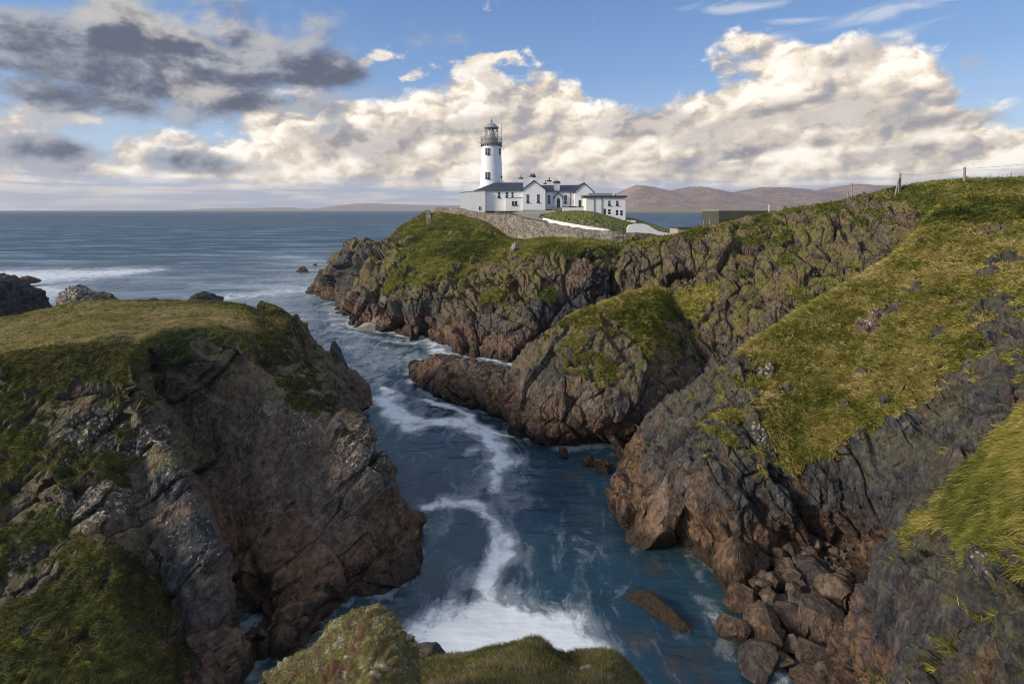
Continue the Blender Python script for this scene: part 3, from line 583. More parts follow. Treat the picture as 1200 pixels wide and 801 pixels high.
land('near_bank', FB, px=1.3, amp=.72, s=.9, tone=.75, lichen=.36, dry=.5, seed=71, strata=(.6, .5, -.4), aniso=(1, 1, .55), moss=.4, bed=(.8, .3, .5), gnoise=.95, patches=[
 ('r',1050,740,70,.5),
 ('l',1160,665,40,.6),('m',1150,720,26,1),('m',1165,770,20,1),('t',1040,740,60,.8),('l',1040,740,60,.1),('d',1180,560,60,.5)])

# ------------------------------------------------------------------ cove floor under the boulders
def zc(v): return float(np.interp(v, [605, 650, 680, 720, 780, 840], [1.4, .85, .6, .35, .08, -.15]))
CF = [[Z(u, v, zc(v)+dz*(1 if v < 760 else .5)) for v in (850, 780, 720, 680, 650, 625, 605)] for u, dz in ((835, -.9), (880, -.25), (930, 0), (985, .15), (1045, .4))]
CF = [[(x, y, z-.22, 0) for x, y, z, g in r] for r in CF]
land('cove_floor', CF, px=2.2, amp=.10, s=.6, tone=.9, lichen=-.3, dry=.4, seed=81, gbias=-2)

# ------------------------------------------------------------------ the bank under the camera
CB = [
 [D(250,900,9,.8),D(250,860,7,1),D(230,900,5.2,1),D(200,980,4.0,1),D(120,1200,3,1),D(-200,1600,2.2,1)],
 [D(440,800,10,.3),D(440,812,7.5,1),D(440,850,5.8,1),D(430,930,4.5,1),D(420,1150,3.2,1),D(400,1700,2.1,1)],
 [D(500,815,10,.3),D(505,776,7.6,.9),D(510,800,6.2,1),D(510,870,4.8,1),D(510,1100,3.4,1),D(500,1700,2.1,1)],
 [D(575,820,10,.3),D(575,766,7.6,1),D(570,790,6.2,1),D(570,860,4.9,1),D(570,1100,3.4,1),D(570,1700,2.1,1)],
 [D(628,820,10,.3),D(628,755,7.8,1),D(625,780,6.4,1),D(625,860,5,1),D(625,1100,3.4,1),D(625,1700,2.1,1)],
 [D(672,830,10,.3),D(668,776,7.6,.8),D(665,795,6.4,1),D(665,870,5,1),D(665,1100,3.4,1),D(665,1700,2.1,1)],
 [D(718,830,10,.3),D(716,768,7.6,1),D(712,790,6.4,1),D(712,865,5,1),D(712,1100,3.4,1),D(712,1700,2.1,1)],
 [D(758,850,10,.2),D(752,808,7.4,.9),D(758,850,6.2,.9),D(770,920,4.9,1),D(790,1150,3.4,1),D(800,1700,2.1,1)],
 [D(800,980,10,.2),D(800,930,7.2,.9),D(820,970,6,.9),D(850,1050,4.7,1),D(900,1300,3.2,1),D(1000,1800,2.1,1)],
]
CB = [[(r[0][0], r[0][1]+.5, r[0][2]-3, 0)]+r for r in CB]
land('camera_bank', CB, px=1.5, amp=.2, s=.35, tone=.4, lichen=.7, dry=.5, seed=91, gbias=.15)

# ------------------------------------------------------------------ the sea
FOAM = [  # world polylines from picture rows on the water: (u, v, half width in metres), strength
 ([(470,745,.5),(500,745,1.0),(540,742,1.5),(590,738,1.7),(640,745,1.7),(690,765,.8)],1.55),
 ([(590,730,.9),(565,705,.75),(565,680,.6),(585,650,.85),(590,635,.7),(578,610,.55),(560,595,.5),(535,590,.6),(500,592,.45)],1.1),
 ([(575,605,.6),(600,625,.4)],.6),
 ([(440,455,.6),(460,475,1.0),(470,492,1.5),(485,500,1.2),(520,495,.9),(545,492,1.3),(560,500,1.1),(575,515,.9),(590,545,.7),(580,575,.5)],1.15),
 ([(505,470,.6),(545,482,.75),(575,500,.6),(595,515,.5),(620,520,.3)],1.15),
 ([(555,530,.5),(540,535,.5)],.8),
 ([(430,440,1.8),(470,470,2.4),(520,490,2.4),(575,520,2.0),(590,560,1.6),(575,600,1.6),(590,650,1.5),(560,690,1.5),(520,740,2.0)],.36),
 ([(400,395,3.0),(450,425,3.0),(500,415,1.6)],.55),([(640,610,1.0),(690,640,.8),(720,640,.5)],.2),([(500,640,.9),(520,600,.9),(500,570,.8)],.3),
 ([(497,394,1.2),(507,405,1.3),(530,415,1.1),(560,418,1.0),(590,425,.9),(612,430,.7)],.95),
 ([(455,398,1.0),(480,401,1.0),(497,397,1.0)],.75),
 ([(362,345,2.0),(385,358,1.8),(400,385,1.6),(420,392,1.2),(450,400,1.2)],.7),
 ([(330,350,6),(350,360,5),(385,385,3),(400,420,2),(440,440,1.5)],.42),
 ([(420,400,2.5),(470,415,2.0),(520,420,1.5)],.48),
 ([(400,400,2.5),(450,410,2.2),(480,420,1.5)],.42),
 ([(-40,322,14),(0,322,16),(50,325,18),(100,321,15),(150,318,9)],1.1),
 ([(20,338,8),(45,338,8),(62,346,6)],.95),([(70,345,6),(64,355,5)],.8),
 ([(250,350,5),(300,345,6),(345,340,6)],.9),([(150,330,9),(240,334,7),(300,330,7)],.5),
 ([(150,312,6),(230,318,5),(320,312,6),(380,306,5)],.35),
 ([(380,318,14),(350,335,10),(330,350,8)],.62),([(345,300,14),(372,312,9)],.5),
 ([(820,695,.35),(835,710,.45),(845,740,.4),(850,775,.3)],.55),
 ([(800,650,.2),(830,680,.3),(860,690,.25)],.4),
 ([(690,645,.25),(680,640,.2)],.3),([(670,655,.2),(700,640,.15)],.3),
 ([(900,780,.5),(905,800,.5),(920,790,.4)],.7),
 ([(715,615,.3),(735,640,.3),(770,645,.25)],.22),
]
def sea_fn(nt, b):
    p = nt.pos(); f = nt.attr('foam'); sh = nt.attr('shoal')
    sx = nt.v('MULTIPLY', p, (.35, 1.0, 1))
    wob = nt.noise(p, .35, 3, .5, 0, True)
    q = nt.v('ADD', p, nt.v('SCALE', wob, scale=1.8))
    s1 = nt.noise(nt.v('MULTIPLY', q, (1, .8, 1)), .8, 8, .60, .4); s2 = nt.noise(nt.v('MULTIPLY', q, (1, .85, 1)), 4.5, 6, .68, .3)
    s3 = nt.noise(nt.v('MULTIPLY', q, (1.1, .75, 1)), 2.0, 7, .68, .5)
    fm = nt.m('ADD', f, nt.m('ADD', nt.m('MULTIPLY', nt.m('SUBTRACT', s1, .5), 1.5), nt.m('ADD', nt.m('MULTIPLY', nt.m('SUBTRACT', s3, .5), .9), nt.m('MULTIPLY', nt.m('SUBTRACT', s2, .5), .55))))
    fm = nt.m('MULTIPLY', nt.ss(fm, .40, 1.25), nt.ss(f, .02, .25))
    veil = nt.noise(nt.v('ADD', nt.v('MULTIPLY', p, (.5, .16, 1)), nt.v('SCALE', wob, scale=.9)), 1.0, 7, .68, 1.5)
    fm = nt.m('MAXIMUM', fm, nt.m('MULTIPLY', nt.ss(nt.m('ADD', veil, nt.m('MULTIPLY', f, .35)), .53, .82), .27))
    # long pale streaks of the open sea
    y = nt.sep(p)[1]
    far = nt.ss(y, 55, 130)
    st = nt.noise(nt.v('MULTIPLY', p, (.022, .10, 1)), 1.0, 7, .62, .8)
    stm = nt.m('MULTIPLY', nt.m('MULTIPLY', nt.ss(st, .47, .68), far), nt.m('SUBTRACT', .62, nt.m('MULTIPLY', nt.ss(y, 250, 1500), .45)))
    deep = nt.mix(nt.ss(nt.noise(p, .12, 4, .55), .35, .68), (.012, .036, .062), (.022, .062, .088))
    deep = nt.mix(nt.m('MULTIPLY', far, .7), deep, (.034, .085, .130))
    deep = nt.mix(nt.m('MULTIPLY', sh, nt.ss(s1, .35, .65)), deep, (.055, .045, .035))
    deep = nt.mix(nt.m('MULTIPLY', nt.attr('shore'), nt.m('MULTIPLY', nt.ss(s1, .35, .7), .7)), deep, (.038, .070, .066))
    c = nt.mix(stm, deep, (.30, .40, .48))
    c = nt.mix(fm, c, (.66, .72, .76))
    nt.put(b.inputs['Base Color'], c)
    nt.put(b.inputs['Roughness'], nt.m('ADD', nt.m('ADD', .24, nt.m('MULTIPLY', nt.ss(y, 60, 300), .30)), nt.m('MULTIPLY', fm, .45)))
    nt.put(b.inputs['Specular IOR Level'], nt.lin(nt.ss(y, 60, 400), 0, 1, .5, .26))
    b.inputs['IOR'].default_value = 1.33
    w = nt.m('ADD', nt.m('MULTIPLY', nt.noise(nt.v('MULTIPLY', p, (.6, 1.2, 1)), .55, 5, .55), .55), nt.m('ADD', nt.m('MULTIPLY', fm, .10), nt.m('MULTIPLY', nt.noise(nt.v('MULTIPLY', p, (.05, .16, 1)), 1, 5, .6), 2.2)))
    nt.put(b.inputs['Normal'], nt.bump(w, .55, .55))
SEA = mat('sea_water', sea_fn, rough=.25)
def build_sea():
    na = 760; th = np.linspace(rad(-62), rad(62), na)
    rr = np.concatenate([np.geomspace(9, 160, 900), np.geomspace(162, 26000, 160)])
    X = rr[:, None]*np.sin(th)[None]; Y = rr[:, None]*np.cos(th)[None]
    P = np.stack([X, Y, 0*X], -1); p = P.reshape(-1, 3)
    foam = np.zeros(len(p)); real = p; p = p+np.stack([.55*perlin(p/1.6, 300)+.9*perlin(p/5, 302), .9*perlin(p/1.9, 301)+1.2*perlin(p/6, 303), 0*p[:, 0]], 1)*np.clip(p[:, 1:2]/45, .5, 3)
    for pts, k in FOAM:
        w = [(*Z(u, v, 0)[:2], h*1.25) for u, v, h in pts]
        best = np.zeros(len(p))
        for (x0, y0, h0), (x1, y1, h1) in zip(w[:-1], w[1:]):
            m = (np.abs(p[:, 0]-(x0+x1)/2) < abs(x1-x0)/2+4*max(h0, h1)) & (np.abs(p[:, 1]-(y0+y1)/2) < abs(y1-y0)/2+4*max(h0, h1))
            a = p[m, :2]-np.array([x0, y0]); e = np.array([x1-x0, y1-y0]); t = np.clip(a @ e/(e @ e), 0, 1)
            d = np.linalg.norm(a-t[:, None]*e, axis=1)/(h0+(h1-h0)*t)
            best[m] = np.maximum(best[m], k*(1-sst(d, .0, 1.9)))
        foam = np.maximum(foam, best)
    p = real; shoal = np.zeros(len(p)); shore = np.full(len(p), 9.0)
    from mathutils import kdtree
    pts = np.concatenate([q[0].reshape(-1, 3)[np.abs(q[0].reshape(-1, 3)[:, 2]) < .22] for q in LANDS.values()]); pts = pts[(pts[:, 1] > 15) & (pts[:, 1] < 150)]
    pts = pts[np.unique(np.round(pts[:, :2]/.3).astype(int), axis=0, return_index=True)[1]]
    kd = kdtree.KDTree(len(pts))
    for i, q in enumerate(pts): kd.insert((q[0], q[1], 0), i)
    kd.balance()
    for i in np.where((p[:, 1] > 16) & (p[:, 1] < 150) & (p[:, 0] > -75) & (p[:, 0] < 22))[0]: shore[i] = kd.find((p[i, 0], p[i, 1], 0))[2]
    wv_ = fbm(p/2.3, 3, 310)
    fr = np.clip(1-shore/(np.clip(.45+(p[:, 1]-25)*.022, .35, 2.2)*(1+1.1*wv_)), 0, 1)*np.clip(.45+(p[:, 1]-25)/60+.9*wv_, 0, 1)
    foam = np.maximum(foam, .9*fr); shoal = np.maximum(shoal, 0)
    for u, v, r in [(745,745,1.0),(810,785,1.2),(840,765,.6),(690,548,1.0),(770,665,.8),(880,760,1.2),(670,560,.8)]:
        x, y, _, _ = Z(u, v, 0); d = np.hypot(p[:, 0]-x, p[:, 1]-y)/r
        shoal = np.maximum(shoal, .8*(1-sst(d, .3, 1.3)))
    z = .16*perlin(p*np.array([.08, .22, 1]), 3)*sst(p[:, 1], 50, 90)+.05*perlin(p*np.array([.4, .5, 1]), 4)*(1-sst(p[:, 1], 200, 400))
    P[..., 2] = z.reshape(P.shape[:2])
    o = grid_mesh('sea', P, SEA, {'foam': foam, 'shoal': shoal, 'shore': np.clip(1-shore/3.0, 0, 1)}, True); o['kind'] = 'structure'
build_sea()

# ------------------------------------------------------------------ far land across the bay
def hill_fn(nt, b):
    p = nt.pos(); n = nt.noise(p, .004, 6, .6); n2 = nt.noise(p, .03, 5, .6)
    c = nt.ramp(nt.m('ADD', nt.m('MULTIPLY', n, .5), nt.m('MULTIPLY', n2, .5)), [(.34, (.085, .066, .066)), (.5, (.21, .145, .125)), (.64, (.36, .26, .215))])
    z = nt.sep(p)[2]
    c = nt.mix(nt.m('SUBTRACT', 1, nt.ss(nt.m('ADD', z, nt.m('MULTIPLY', nt.m('SUBTRACT', n2, .5), 60)), 10, 60)), c, (.20, .17, .09))
    nt.put(b.inputs['Base Color'], c); b.inputs['Roughness'].default_value = .95
HILL = mat('moorland', hill_fn)
def hills(name, prof, Y, depth, seed, rough=1.0):
    us = np.array([q[0] for q in prof], float); vs = np.array([q[1] for q in prof], float)
    u = np.linspace(us[0], us[-1], int((us[-1]-us[0])*1.2)+20); hv = np.interp(u, us, vs)
    k = np.ones(7)/7; hv = np.convolve(np.pad(hv, 3, 'edge'), k, 'valid')
    x = (u-600)/F*Y; top = np.maximum(CZ+(HV-hv)/F*Y, -2)
    t = np.concatenate([np.linspace(0, 1, 60), np.linspace(1.05, 2, 16)])
    X = np.repeat(x[None], len(t), 0); Yy = (Y-depth+depth*t)[:, None]+0*X
    s = np.where(t < 1, np.sin(np.clip(t, 0, 1)*math.pi/2)**.85, np.cos(np.clip(t-1, 0, 1)*math.pi/2))
    Zz = s[:, None]*(top[None]+3)-3
    p = np.stack([X, Yy, 0*X], -1).reshape(-1, 3)
    nz = (fbm(p/(depth*.35), 5, seed, .55, True)).reshape(X.shape)
    Zz += rough*nz*.10*top[None]*np.minimum(t, 1)[:, None]*(1-.6*(t[:, None] > .93))
    P = np.stack([X*(1+0*Yy), Yy, Zz], -1)
    o = grid_mesh(name, P, HILL, {}, False); o['kind'] = 'structure'
    return o
hills('far_hills', [(690,245),(705,238),(725,226),(742,219),(760,220),(780,225),(800,221),(818,219.5),(840,225),(855,228),(870,224),(885,221),(905,221),(925,222),(945,226),(958,226),(975,220),(995,218),(1010,219),(1030,219),(1060,222),(1100,224),(1180,222),(1300,226)], 5200, 1100, 5)
hills('distant_coast', [(235,246),(245,244.5),(270,244),(285,243.6),(300,244),(330,243),(342,243.2),(350,245),(372,244.6),(395,241.5),(410,239.6),(425,238.4),(440,238.6),(460,239.5),(485,240),(510,240.5),(545,241),(600,241.5),(700,243),(760,244)], 14000, 1500, 8, .6)
HAZE_D = 5.5e-5
def build_haze():
    bm = bmesh.new(); bmesh.ops.create_cube(bm, size=1)
    for v in bm.verts: v.co = ((v.co.x)*24000, 8000+v.co.y*17000, 140+v.co.z*300)
    me = bpy.data.meshes.new('haze'); bm.to_mesh(me); bm.free()
    m = bpy.data.materials.new('haze'); m.use_nodes = True; nt = NT(m.node_tree)
    nt.n.remove(nt.n['Principled BSDF']); pv = nt.new('ShaderNodeVolumePrincipled')
    pv.inputs['Color'].default_value = (.80, .84, .92, 1); pv.inputs['Density'].default_value = HAZE_D; pv.inputs['Anisotropy'].default_value = .2
    nt.l.new(pv.outputs[0], nt.n['Material Output'].inputs['Volume'])
    me.materials.append(m); o = bpy.data.objects.new('haze', me); COL.objects.link(o); o['kind'] = 'stuff'

# ------------------------------------------------------------------ object helpers
class MB:
    def __init__(s): s.v = []; s.f = []
    def add(s, vs, fs):
        k = len(s.v); s.v += [tuple(q) for q in vs]; s.f += [tuple(i+k for i in f) for f in fs]; return s
    def box(s, x0, x1, y0, y1, z0, z1):
        return s.add([(x, y, z) for z in (z0, z1) for y in (y0, y1) for x in (x0, x1)],
                     [(0, 2, 3, 1), (4, 5, 7, 6), (0, 1, 5, 4), (2, 6, 7, 3), (0, 4, 6, 2), (1, 3, 7, 5)])
    def prism(s, poly, y0, y1):                       # poly in (x, z), seen from -Y
        n = len(poly)
        return s.add([(x, y0, z) for x, z in poly]+[(x, y1, z) for x, z in poly],
                     [tuple(range(n)), tuple(range(2*n-1, n-1, -1))]+[(i, i+n, (i+1) % n+n, (i+1) % n) for i in range(n)])
    def lathe(s, cx, cy, prof, seg=32):
        n = len(prof)
        vs = [(cx+r*math.cos(2*math.pi*k/seg), cy+r*math.sin(2*math.pi*k/seg), z) for r, z in prof for k in range(seg)]
        fs = [(i*seg+k, i*seg+(k+1) % seg, (i+1)*seg+(k+1) % seg, (i+1)*seg+k) for i in range(n-1) for k in range(seg)]
        fs += [tuple(range(seg-1, -1, -1)), tuple((n-1)*seg+k for k in range(seg))]
        return s.add(vs, fs)
    def tube(s, a, b, r, r2=None, seg=8):
        a, b = Vector(a), Vector(b); d = (b-a).normalized(); r2 = r if r2 is None else r2
        x = d.orthogonal().normalized(); y = d.cross(x)
        vs = [p+x*(q*math.cos(2*math.pi*k/seg))+y*(q*math.sin(2*math.pi*k/seg)) for p, q in ((a, r), (b, r2)) for k in range(seg)]
        return s.add(vs, [(k, (k+1) % seg, (k+1) % seg+seg, k+seg) for k in range(seg)]+[tuple(range(seg-1, -1, -1)), tuple(range(seg, 2*seg))])
    def build(s, name, m, parent=None, smooth=False, bevel=0):
        me = bpy.data.meshes.new(name); me.from_pydata(s.v, [], s.f); me.update()
        bm = bmesh.new(); bm.from_mesh(me); bmesh.ops.recalc_face_normals(bm, faces=bm.faces); bm.to_mesh(me); bm.free()
        if smooth:
            me.polygons.foreach_set('use_smooth', [True]*len(me.polygons))
            try: me.set_sharp_from_angle(angle=rad(35))
            except Exception: pass
        me.materials.append(m)
        o = bpy.data.objects.new(name, me); COL.objects.link(o)
        if parent: o.parent = parent; o.matrix_parent_inverse = parent.matrix_world.inverted()
        if bevel:
            bv = o.modifiers.new('bevel', 'BEVEL'); bv.width = bevel; bv.segments = 2; bv.limit_method = 'ANGLE'
        return o
def tag(o, label, cat, group=None, kind=None):
    o['label'] = label; o['category'] = cat
    if group: o['group'] = group
    if kind: o['kind'] = kind
    return o
def thing(name, label, cat, loc, group=None):
    o = bpy.data.objects.new(name, None); COL.objects.link(o); o.location = loc
    bpy.context.view_layer.update()
    return tag(o, label, cat, group)

def paint_fn(base, dirt, amt=.35, sc=.8, rough=.6):
    def fn(nt, b):
        p = nt.pos(); n = nt.noise(nt.v('MULTIPLY', p, (1, 1, .35)), sc, 6, .62); n2 = nt.noise(p, 6, 3)
        c = nt.mix(nt.m('MULTIPLY', nt.ss(nt.m('ADD', nt.m('MULTIPLY', n, .8), nt.m('MULTIPLY', n2, .2)), .48, .75), amt), base, dirt)
        nt.put(b.inputs['Base Color'], c); b.inputs['Roughness'].default_value = rough
        nt.put(b.inputs['Normal'], nt.bump(n2, .25, .05))
    return fn
WHITE = mat('white_paint', paint_fn((.80, .80, .80), (.52, .52, .49)))
DARKTRIM = mat('dark_trim', paint_fn((.030, .032, .036), (.07, .07, .07)), rough=.5)
def slate_fn(nt, b):
    p = nt.pos(); s = nt.new('ShaderNodeTexBrick'); s.inputs['Scale'].default_value = 1.0
    x, y, z = nt.sep(p)[:3]
    nt.put(s.inputs['Vector'], nt.xyz(nt.m('ADD', x, y), nt.m('MULTIPLY', z, 1.6), 0))
    s.inputs['Brick Width'].default_value = .55; s.inputs['Row Height'].default_value = .4; s.inputs['Mortar Size'].default_value = .03
    s.inputs['Color1'].default_value = (.030, .038, .060, 1); s.inputs['Color2'].default_value = (.046, .054, .080, 1); s.inputs['Mortar'].default_value = (.015, .018, .026, 1)
    nt.put(b.inputs['Base Color'], nt.mix(.3, s.outputs[0], nt.ramp(nt.noise(p, 1.2, 4), [(.3, (.025, .03, .05)), (.7, (.07, .078, .10))])))
    b.inputs['Roughness'].default_value = .55
SLATE = mat('roof_slate', slate_fn)
GLASS = mat('window_glass', color=(.02, .025, .03), rough=.08)
IRON = mat('grey_iron', paint_fn((.27, .255, .245), (.15, .12, .105)), rough=.5)
LEAD = mat('lead_roof', paint_fn((.27, .29, .31), (.16, .17, .17)), rough=.45)
LENS = mat('lens_glass', color=(.62, .55, .47), rough=.15)
def stone_fn(nt, b):
    p = nt.pos(); w = nt.v('ADD', p, nt.v('SCALE', nt.noise(p, 2, 2, .5, 0, True), scale=.25))
    q = nt.v('MULTIPLY', w, (1.25, 1.25, 2.1))
    e = nt.vor(q, 1.9, 'DISTANCE_TO_EDGE'); c = nt.vor(q, 1.9, 'F1', 'Color')
    n = nt.noise(p, 5, 5, .65); k = nt.sep(c)[0]
    col = nt.ramp(nt.m('ADD', nt.m('MULTIPLY', k, .6), nt.m('MULTIPLY', n, .4)), [(.2, (.10, .088, .075)), (.5, (.24, .205, .17)), (.75, (.36, .32, .275)), (.95, (.52, .49, .44))])
    col = nt.mix(nt.m('SUBTRACT', 1, nt.ss(e, 0, .07)), col, (.06, .052, .045))
    big = nt.noise(p, .35, 5, .6); col = nt.mix(nt.m('MULTIPLY', nt.ss(big, .52, .62), .6), col, (.48, .45, .41))
    col = nt.mix(nt.m('MULTIPLY', nt.ss(nt.noise(p, .7, 5, .6), .55, .68), .6), col, (.09, .085, .03))
    nt.put(b.inputs['Base Color'], col); b.inputs['Roughness'].default_value = .9
    nt.put(b.inputs['Normal'], nt.bump(nt.m('ADD', nt.ss(e, 0, .12), nt.m('MULTIPLY', n, .4)), .8, .12))
STONE = mat('rubble_stone', stone_fn)
CONC = mat('concrete', paint_fn((.36, .34, .30), (.17, .16, .13), .8, .9, .85))
DCONC = mat('dark_render', paint_fn((.060, .064, .052), (.10, .105, .075), .8, .5, .9))
WOOD = mat('grey_wood', paint_fn((.27, .245, .22), (.13, .12, .10), .7, 2, .85))
POTS = mat('clay_pot', paint_fn((.32, .20, .12), (.15, .10, .07), .6, 3, .8))
DRIVE = mat('gravel_drive', paint_fn((.27, .25, .19), (.17, .16, .12), .6, 2.0, .95))

# ------------------------------------------------------------------ lighthouse
def px_(Y): return Y/F
def xz(u, v, Y): return (u-600)/F*Y, CZ-(v-HV)/F*Y
def wpart(parent, x, z0, w, h, y, bars=(1, 1), sill=True, name='window'):
    """window: dark panes as the part, pale bars and sill as its sub-parts; front at y"""
    o = MB().box(x-w/2, x+w/2, y-.03, y+.06, z0, z0+h).build(name, GLASS, parent)
    f = MB(); t = max(.06, w*.07)
    for k in range(1, bars[0]+1): q = x-w/2+w*k/(bars[0]+1); MB().box(q-t/2, q+t/2, y-.07, y-.032, z0, z0+h).build('glazing_bar', WHITE, o)
    for k in range(1, bars[1]+1): q = z0+h*k/(bars[1]+1); MB().box(x-w/2, x+w/2, y-.075, y-.034, q-t/2, q+t/2).build('glazing_bar', WHITE, o)
    if sill: MB().box(x-w/2-.12, x+w/2+.12, y-.2, y-.002, z0-.22, z0-.02).build('sill', DARKTRIM, o)
    return o
TX, TY = (575.8-600)/F*163, 163.0
lh = thing('lighthouse', 'tall round white lighthouse tower with black gallery and grey domed lantern', 'lighthouse', (TX, TY, 17))
MB().lathe(TX, TY, [(5.3, 16), (4.9, 20), (4.1, 22.4), (3.45, 24.2), (3.2, 26), (2.76, 36.3), (2.76, 37.0)], 56).build('tower', WHITE, lh, True)
MB().lathe(TX, TY, [(2.8, 36.4), (3.0, 36.75), (3.12, 37.05), (3.12, 37.25), (2.9, 37.26)], 48).build('gallery_deck', IRON, lh, True)
for k in range(26):
    a = 2*math.pi*k/26; MB().box(TX+2.93*math.cos(a)-.1, TX+2.93*math.cos(a)+.1, TY+2.93*math.sin(a)-.1, TY+2.93*math.sin(a)+.1, 36.05, 36.6).build('corbel', DARKTRIM, lh)
m = MB()
for k in range(28):
    a = 2*math.pi*k/28; b_ = 2*math.pi*(k+1)/28; c0 = (TX+3.02*math.cos(a), TY+3.02*math.sin(a)); c1 = (TX+3.02*math.cos(b_), TY+3.02*math.sin(b_))
    m.tube((*c0, 37.3), (*c0, 38.75), .05, seg=5)
    for z in (37.75, 38.25, 38.72): m.tube((*c0, z), (*c1, z), .05 if z > 38.5 else .03, seg=5)
m.build('railing', IRON, lh)
MB().lathe(TX, TY, [(1.9, 37.3), (1.95, 38.5), (1.95, 38.6)], 32).build('lantern_base', IRON, lh, True)
lr = MB().lathe(TX, TY, [(.75, 38.6), (1.0, 39.3), (1.05, 40.1), (.7, 41.0), (.5, 41.1)], 24).build('lens', LENS, lh, True)
m = MB()
for k in range(12):
    a = 2*math.pi*k/12; q = 2*math.pi*(k+1)/12
    m.tube((TX+1.9*math.cos(a), TY+1.9*math.sin(a), 38.5), (TX+1.9*math.cos(q), TY+1.9*math.sin(q), 41.4), .06, seg=5)
    m.tube((TX+1.9*math.cos(q), TY+1.9*math.sin(q), 38.5), (TX+1.9*math.cos(a), TY+1.9*math.sin(a), 41.4), .06, seg=5)
m.build('lantern_glazing', IRON, lh)
rf = MB().lathe(TX, TY, [(2.05, 41.3), (2.2, 41.45), (2.1, 41.6), (1.5, 42.25), (.75, 42.8), (.3, 43.0), (.28, 43.3)], 32).build('lantern_roof', LEAD, lh, True)
MB().lathe(TX, TY, [(.1, 43.2), (.28, 43.45), (.28, 43.65), (.1, 43.85), (.04, 44.5)], 12).build('finial', LEAD, rf, True)
MB().tube((TX+2.95, TY-.4, 37.3), (TX+2.95, TY-.4, 43.0), .07, .04).build('antenna', IRON, lh)
MB().tube((TX-3.0, TY-.5, 36.9), (TX-3.7, TY-.5, 37.6), .06).build('bracket', IRON, lh)
for v in (177, 205.5):
    z = CZ+(HV-v)*(TY-2.9)/F-.85; r_ = 2.76+(36.3-z)/(10.3)*.44
    wpart(lh, TX-.95, z, 1.25, 1.7, TY-math.sqrt(r_**2-.33**2)-.04, (1, 2))
wpart(lh, TX+2.45, CZ+(HV-178)*(TY-1.5)/F-.85, .55, 1.8, TY-1.75, (0, 1), False)
MB().box(TX+2.5, TX+3.5, TY-2.2, TY-.8, 22, 26.3).build('flue', WHITE, lh)
MB().lathe(TX+2.95, TY-3.0, [(.1, 26.9), (.3, 27.1), (.3, 27.4), (.1, 27.6)], 10).build('lamp', DARKTRIM, lh, True)

# ------------------------------------------------------------------ keepers' buildings
def chimney(parent, x, y, w, z0, z1, pots=2, dome=False, name='chimney'):
    c = MB().box(x-w/2, x+w/2, y-w/2, y+w/2, z0, z1).build(name, WHITE, parent)
    if dome: MB().lathe(x, y, [(w*.72, z1), (w*.72, z1+.22), (w*.55, z1+.5), (w*.25, z1+.68)], 16).build('cap', DARKTRIM, c, True)
    else: MB().box(x-w*.68, x+w*.68, y-w*.68, y+w*.68, z1, z1+.28).build('cap', DARKTRIM, c)
    for k in range(pots):
        px = x+(k-(pots-1)/2)*w*.5
        MB().lathe(px, y, [(.2, z1+.25), (.16, z1+.9), (.21, z1+.95), (.21, z1+1.05)], 8).build('chimney_pot', POTS, c, True)
    return c
# low flat-roofed store at the left
Y = 150.0; x0, x1 = xz(539.5, 0, Y)[0], xz(568.6, 0, Y)[0]
st = thing('store_building', 'windowless flat topped white store at the seaward left end of the keepers houses', 'building', ((x0+x1)/2, Y, 17))
MB().prism([(x0, 16), (x1, 16), (x1, 22.95), (x0+2.2, 22.75), (x0, 22.55)], Y, Y+7).build('wall', WHITE, st)
MB().prism([(x0-.1, 22.56), (x0+2.2, 22.76), (x1+.05, 22.96), (x1+.05, 23.1), (x0+2.2, 22.9), (x0-.1, 22.7)], Y-.08, Y+7.1).build('coping', CONC, st)
MB().box(x0+4.9, x0+5.3, Y-.12, Y-.003, 18.0, 18.9).build('vent', DARKTRIM, st)
# long range under the hipped slate roof
Y = 151.0; x0, x1 = xz(553.5, 0, Y)[0], xz(613.5, 0, Y)[0]
rg = thing('service_range', 'white range with hipped dark slate roof directly below the lighthouse tower', 'building', ((x0+x1)/2, Y, 17.4))
MB().box(x0+.5, x1, Y, Y+8, 16, 23.05).build('wall', WHITE, rg)
xr = xz(579.5, 0, 155)[0]
MB().add([(x0, Y-.4, 22.95), (x1, Y-.4, 23.1), (x1, Y+8.4, 23.1), (x0, Y+8.4, 22.95), (xr, Y+4, 25.45), (x1, Y+4, 25.45)], [(0, 1, 5, 4), (2, 3, 4, 5), (3, 0, 4), (1, 2, 5), (0, 3, 2, 1)]).build('roof', SLATE, rg)
for u in (584.8, 594, 600.5): wpart(rg, xz(u, 0, Y)[0], 21.35, .62 if u < 600 else .5, 1.35, Y, (0, 1))
ax0, ax1 = xz(592.7, 0, 149)[0], xz(612.8, 0, 149)[0]
an = MB().box(ax0, ax1, 148.9, Y-.003, 17.75, 21.15).build('annex', WHITE, rg)
MB().box(ax0-.05, ax1, 148.8, Y-.01, 21.16, 21.3).build('annex_roof', LEAD, an)
wpart(an, xz(603, 0, 148.9)[0], 19.35, 1.35, .95, 148.9, (1, 0))
MB().box(xz(568.9, 0, Y)[0], ax0-.02, Y-.06, Y-.004, 17.0, 17.75).build('plinth', DARKTRIM, rg)
MB().box(ax0, ax1, 148.84, 149.4, 17.0, 17.74).build('plinth', DARKTRIM, rg)
chimney(rg, xz(610.5, 0, 157)[0], 157, .95, 24.0, 26.6, 1)
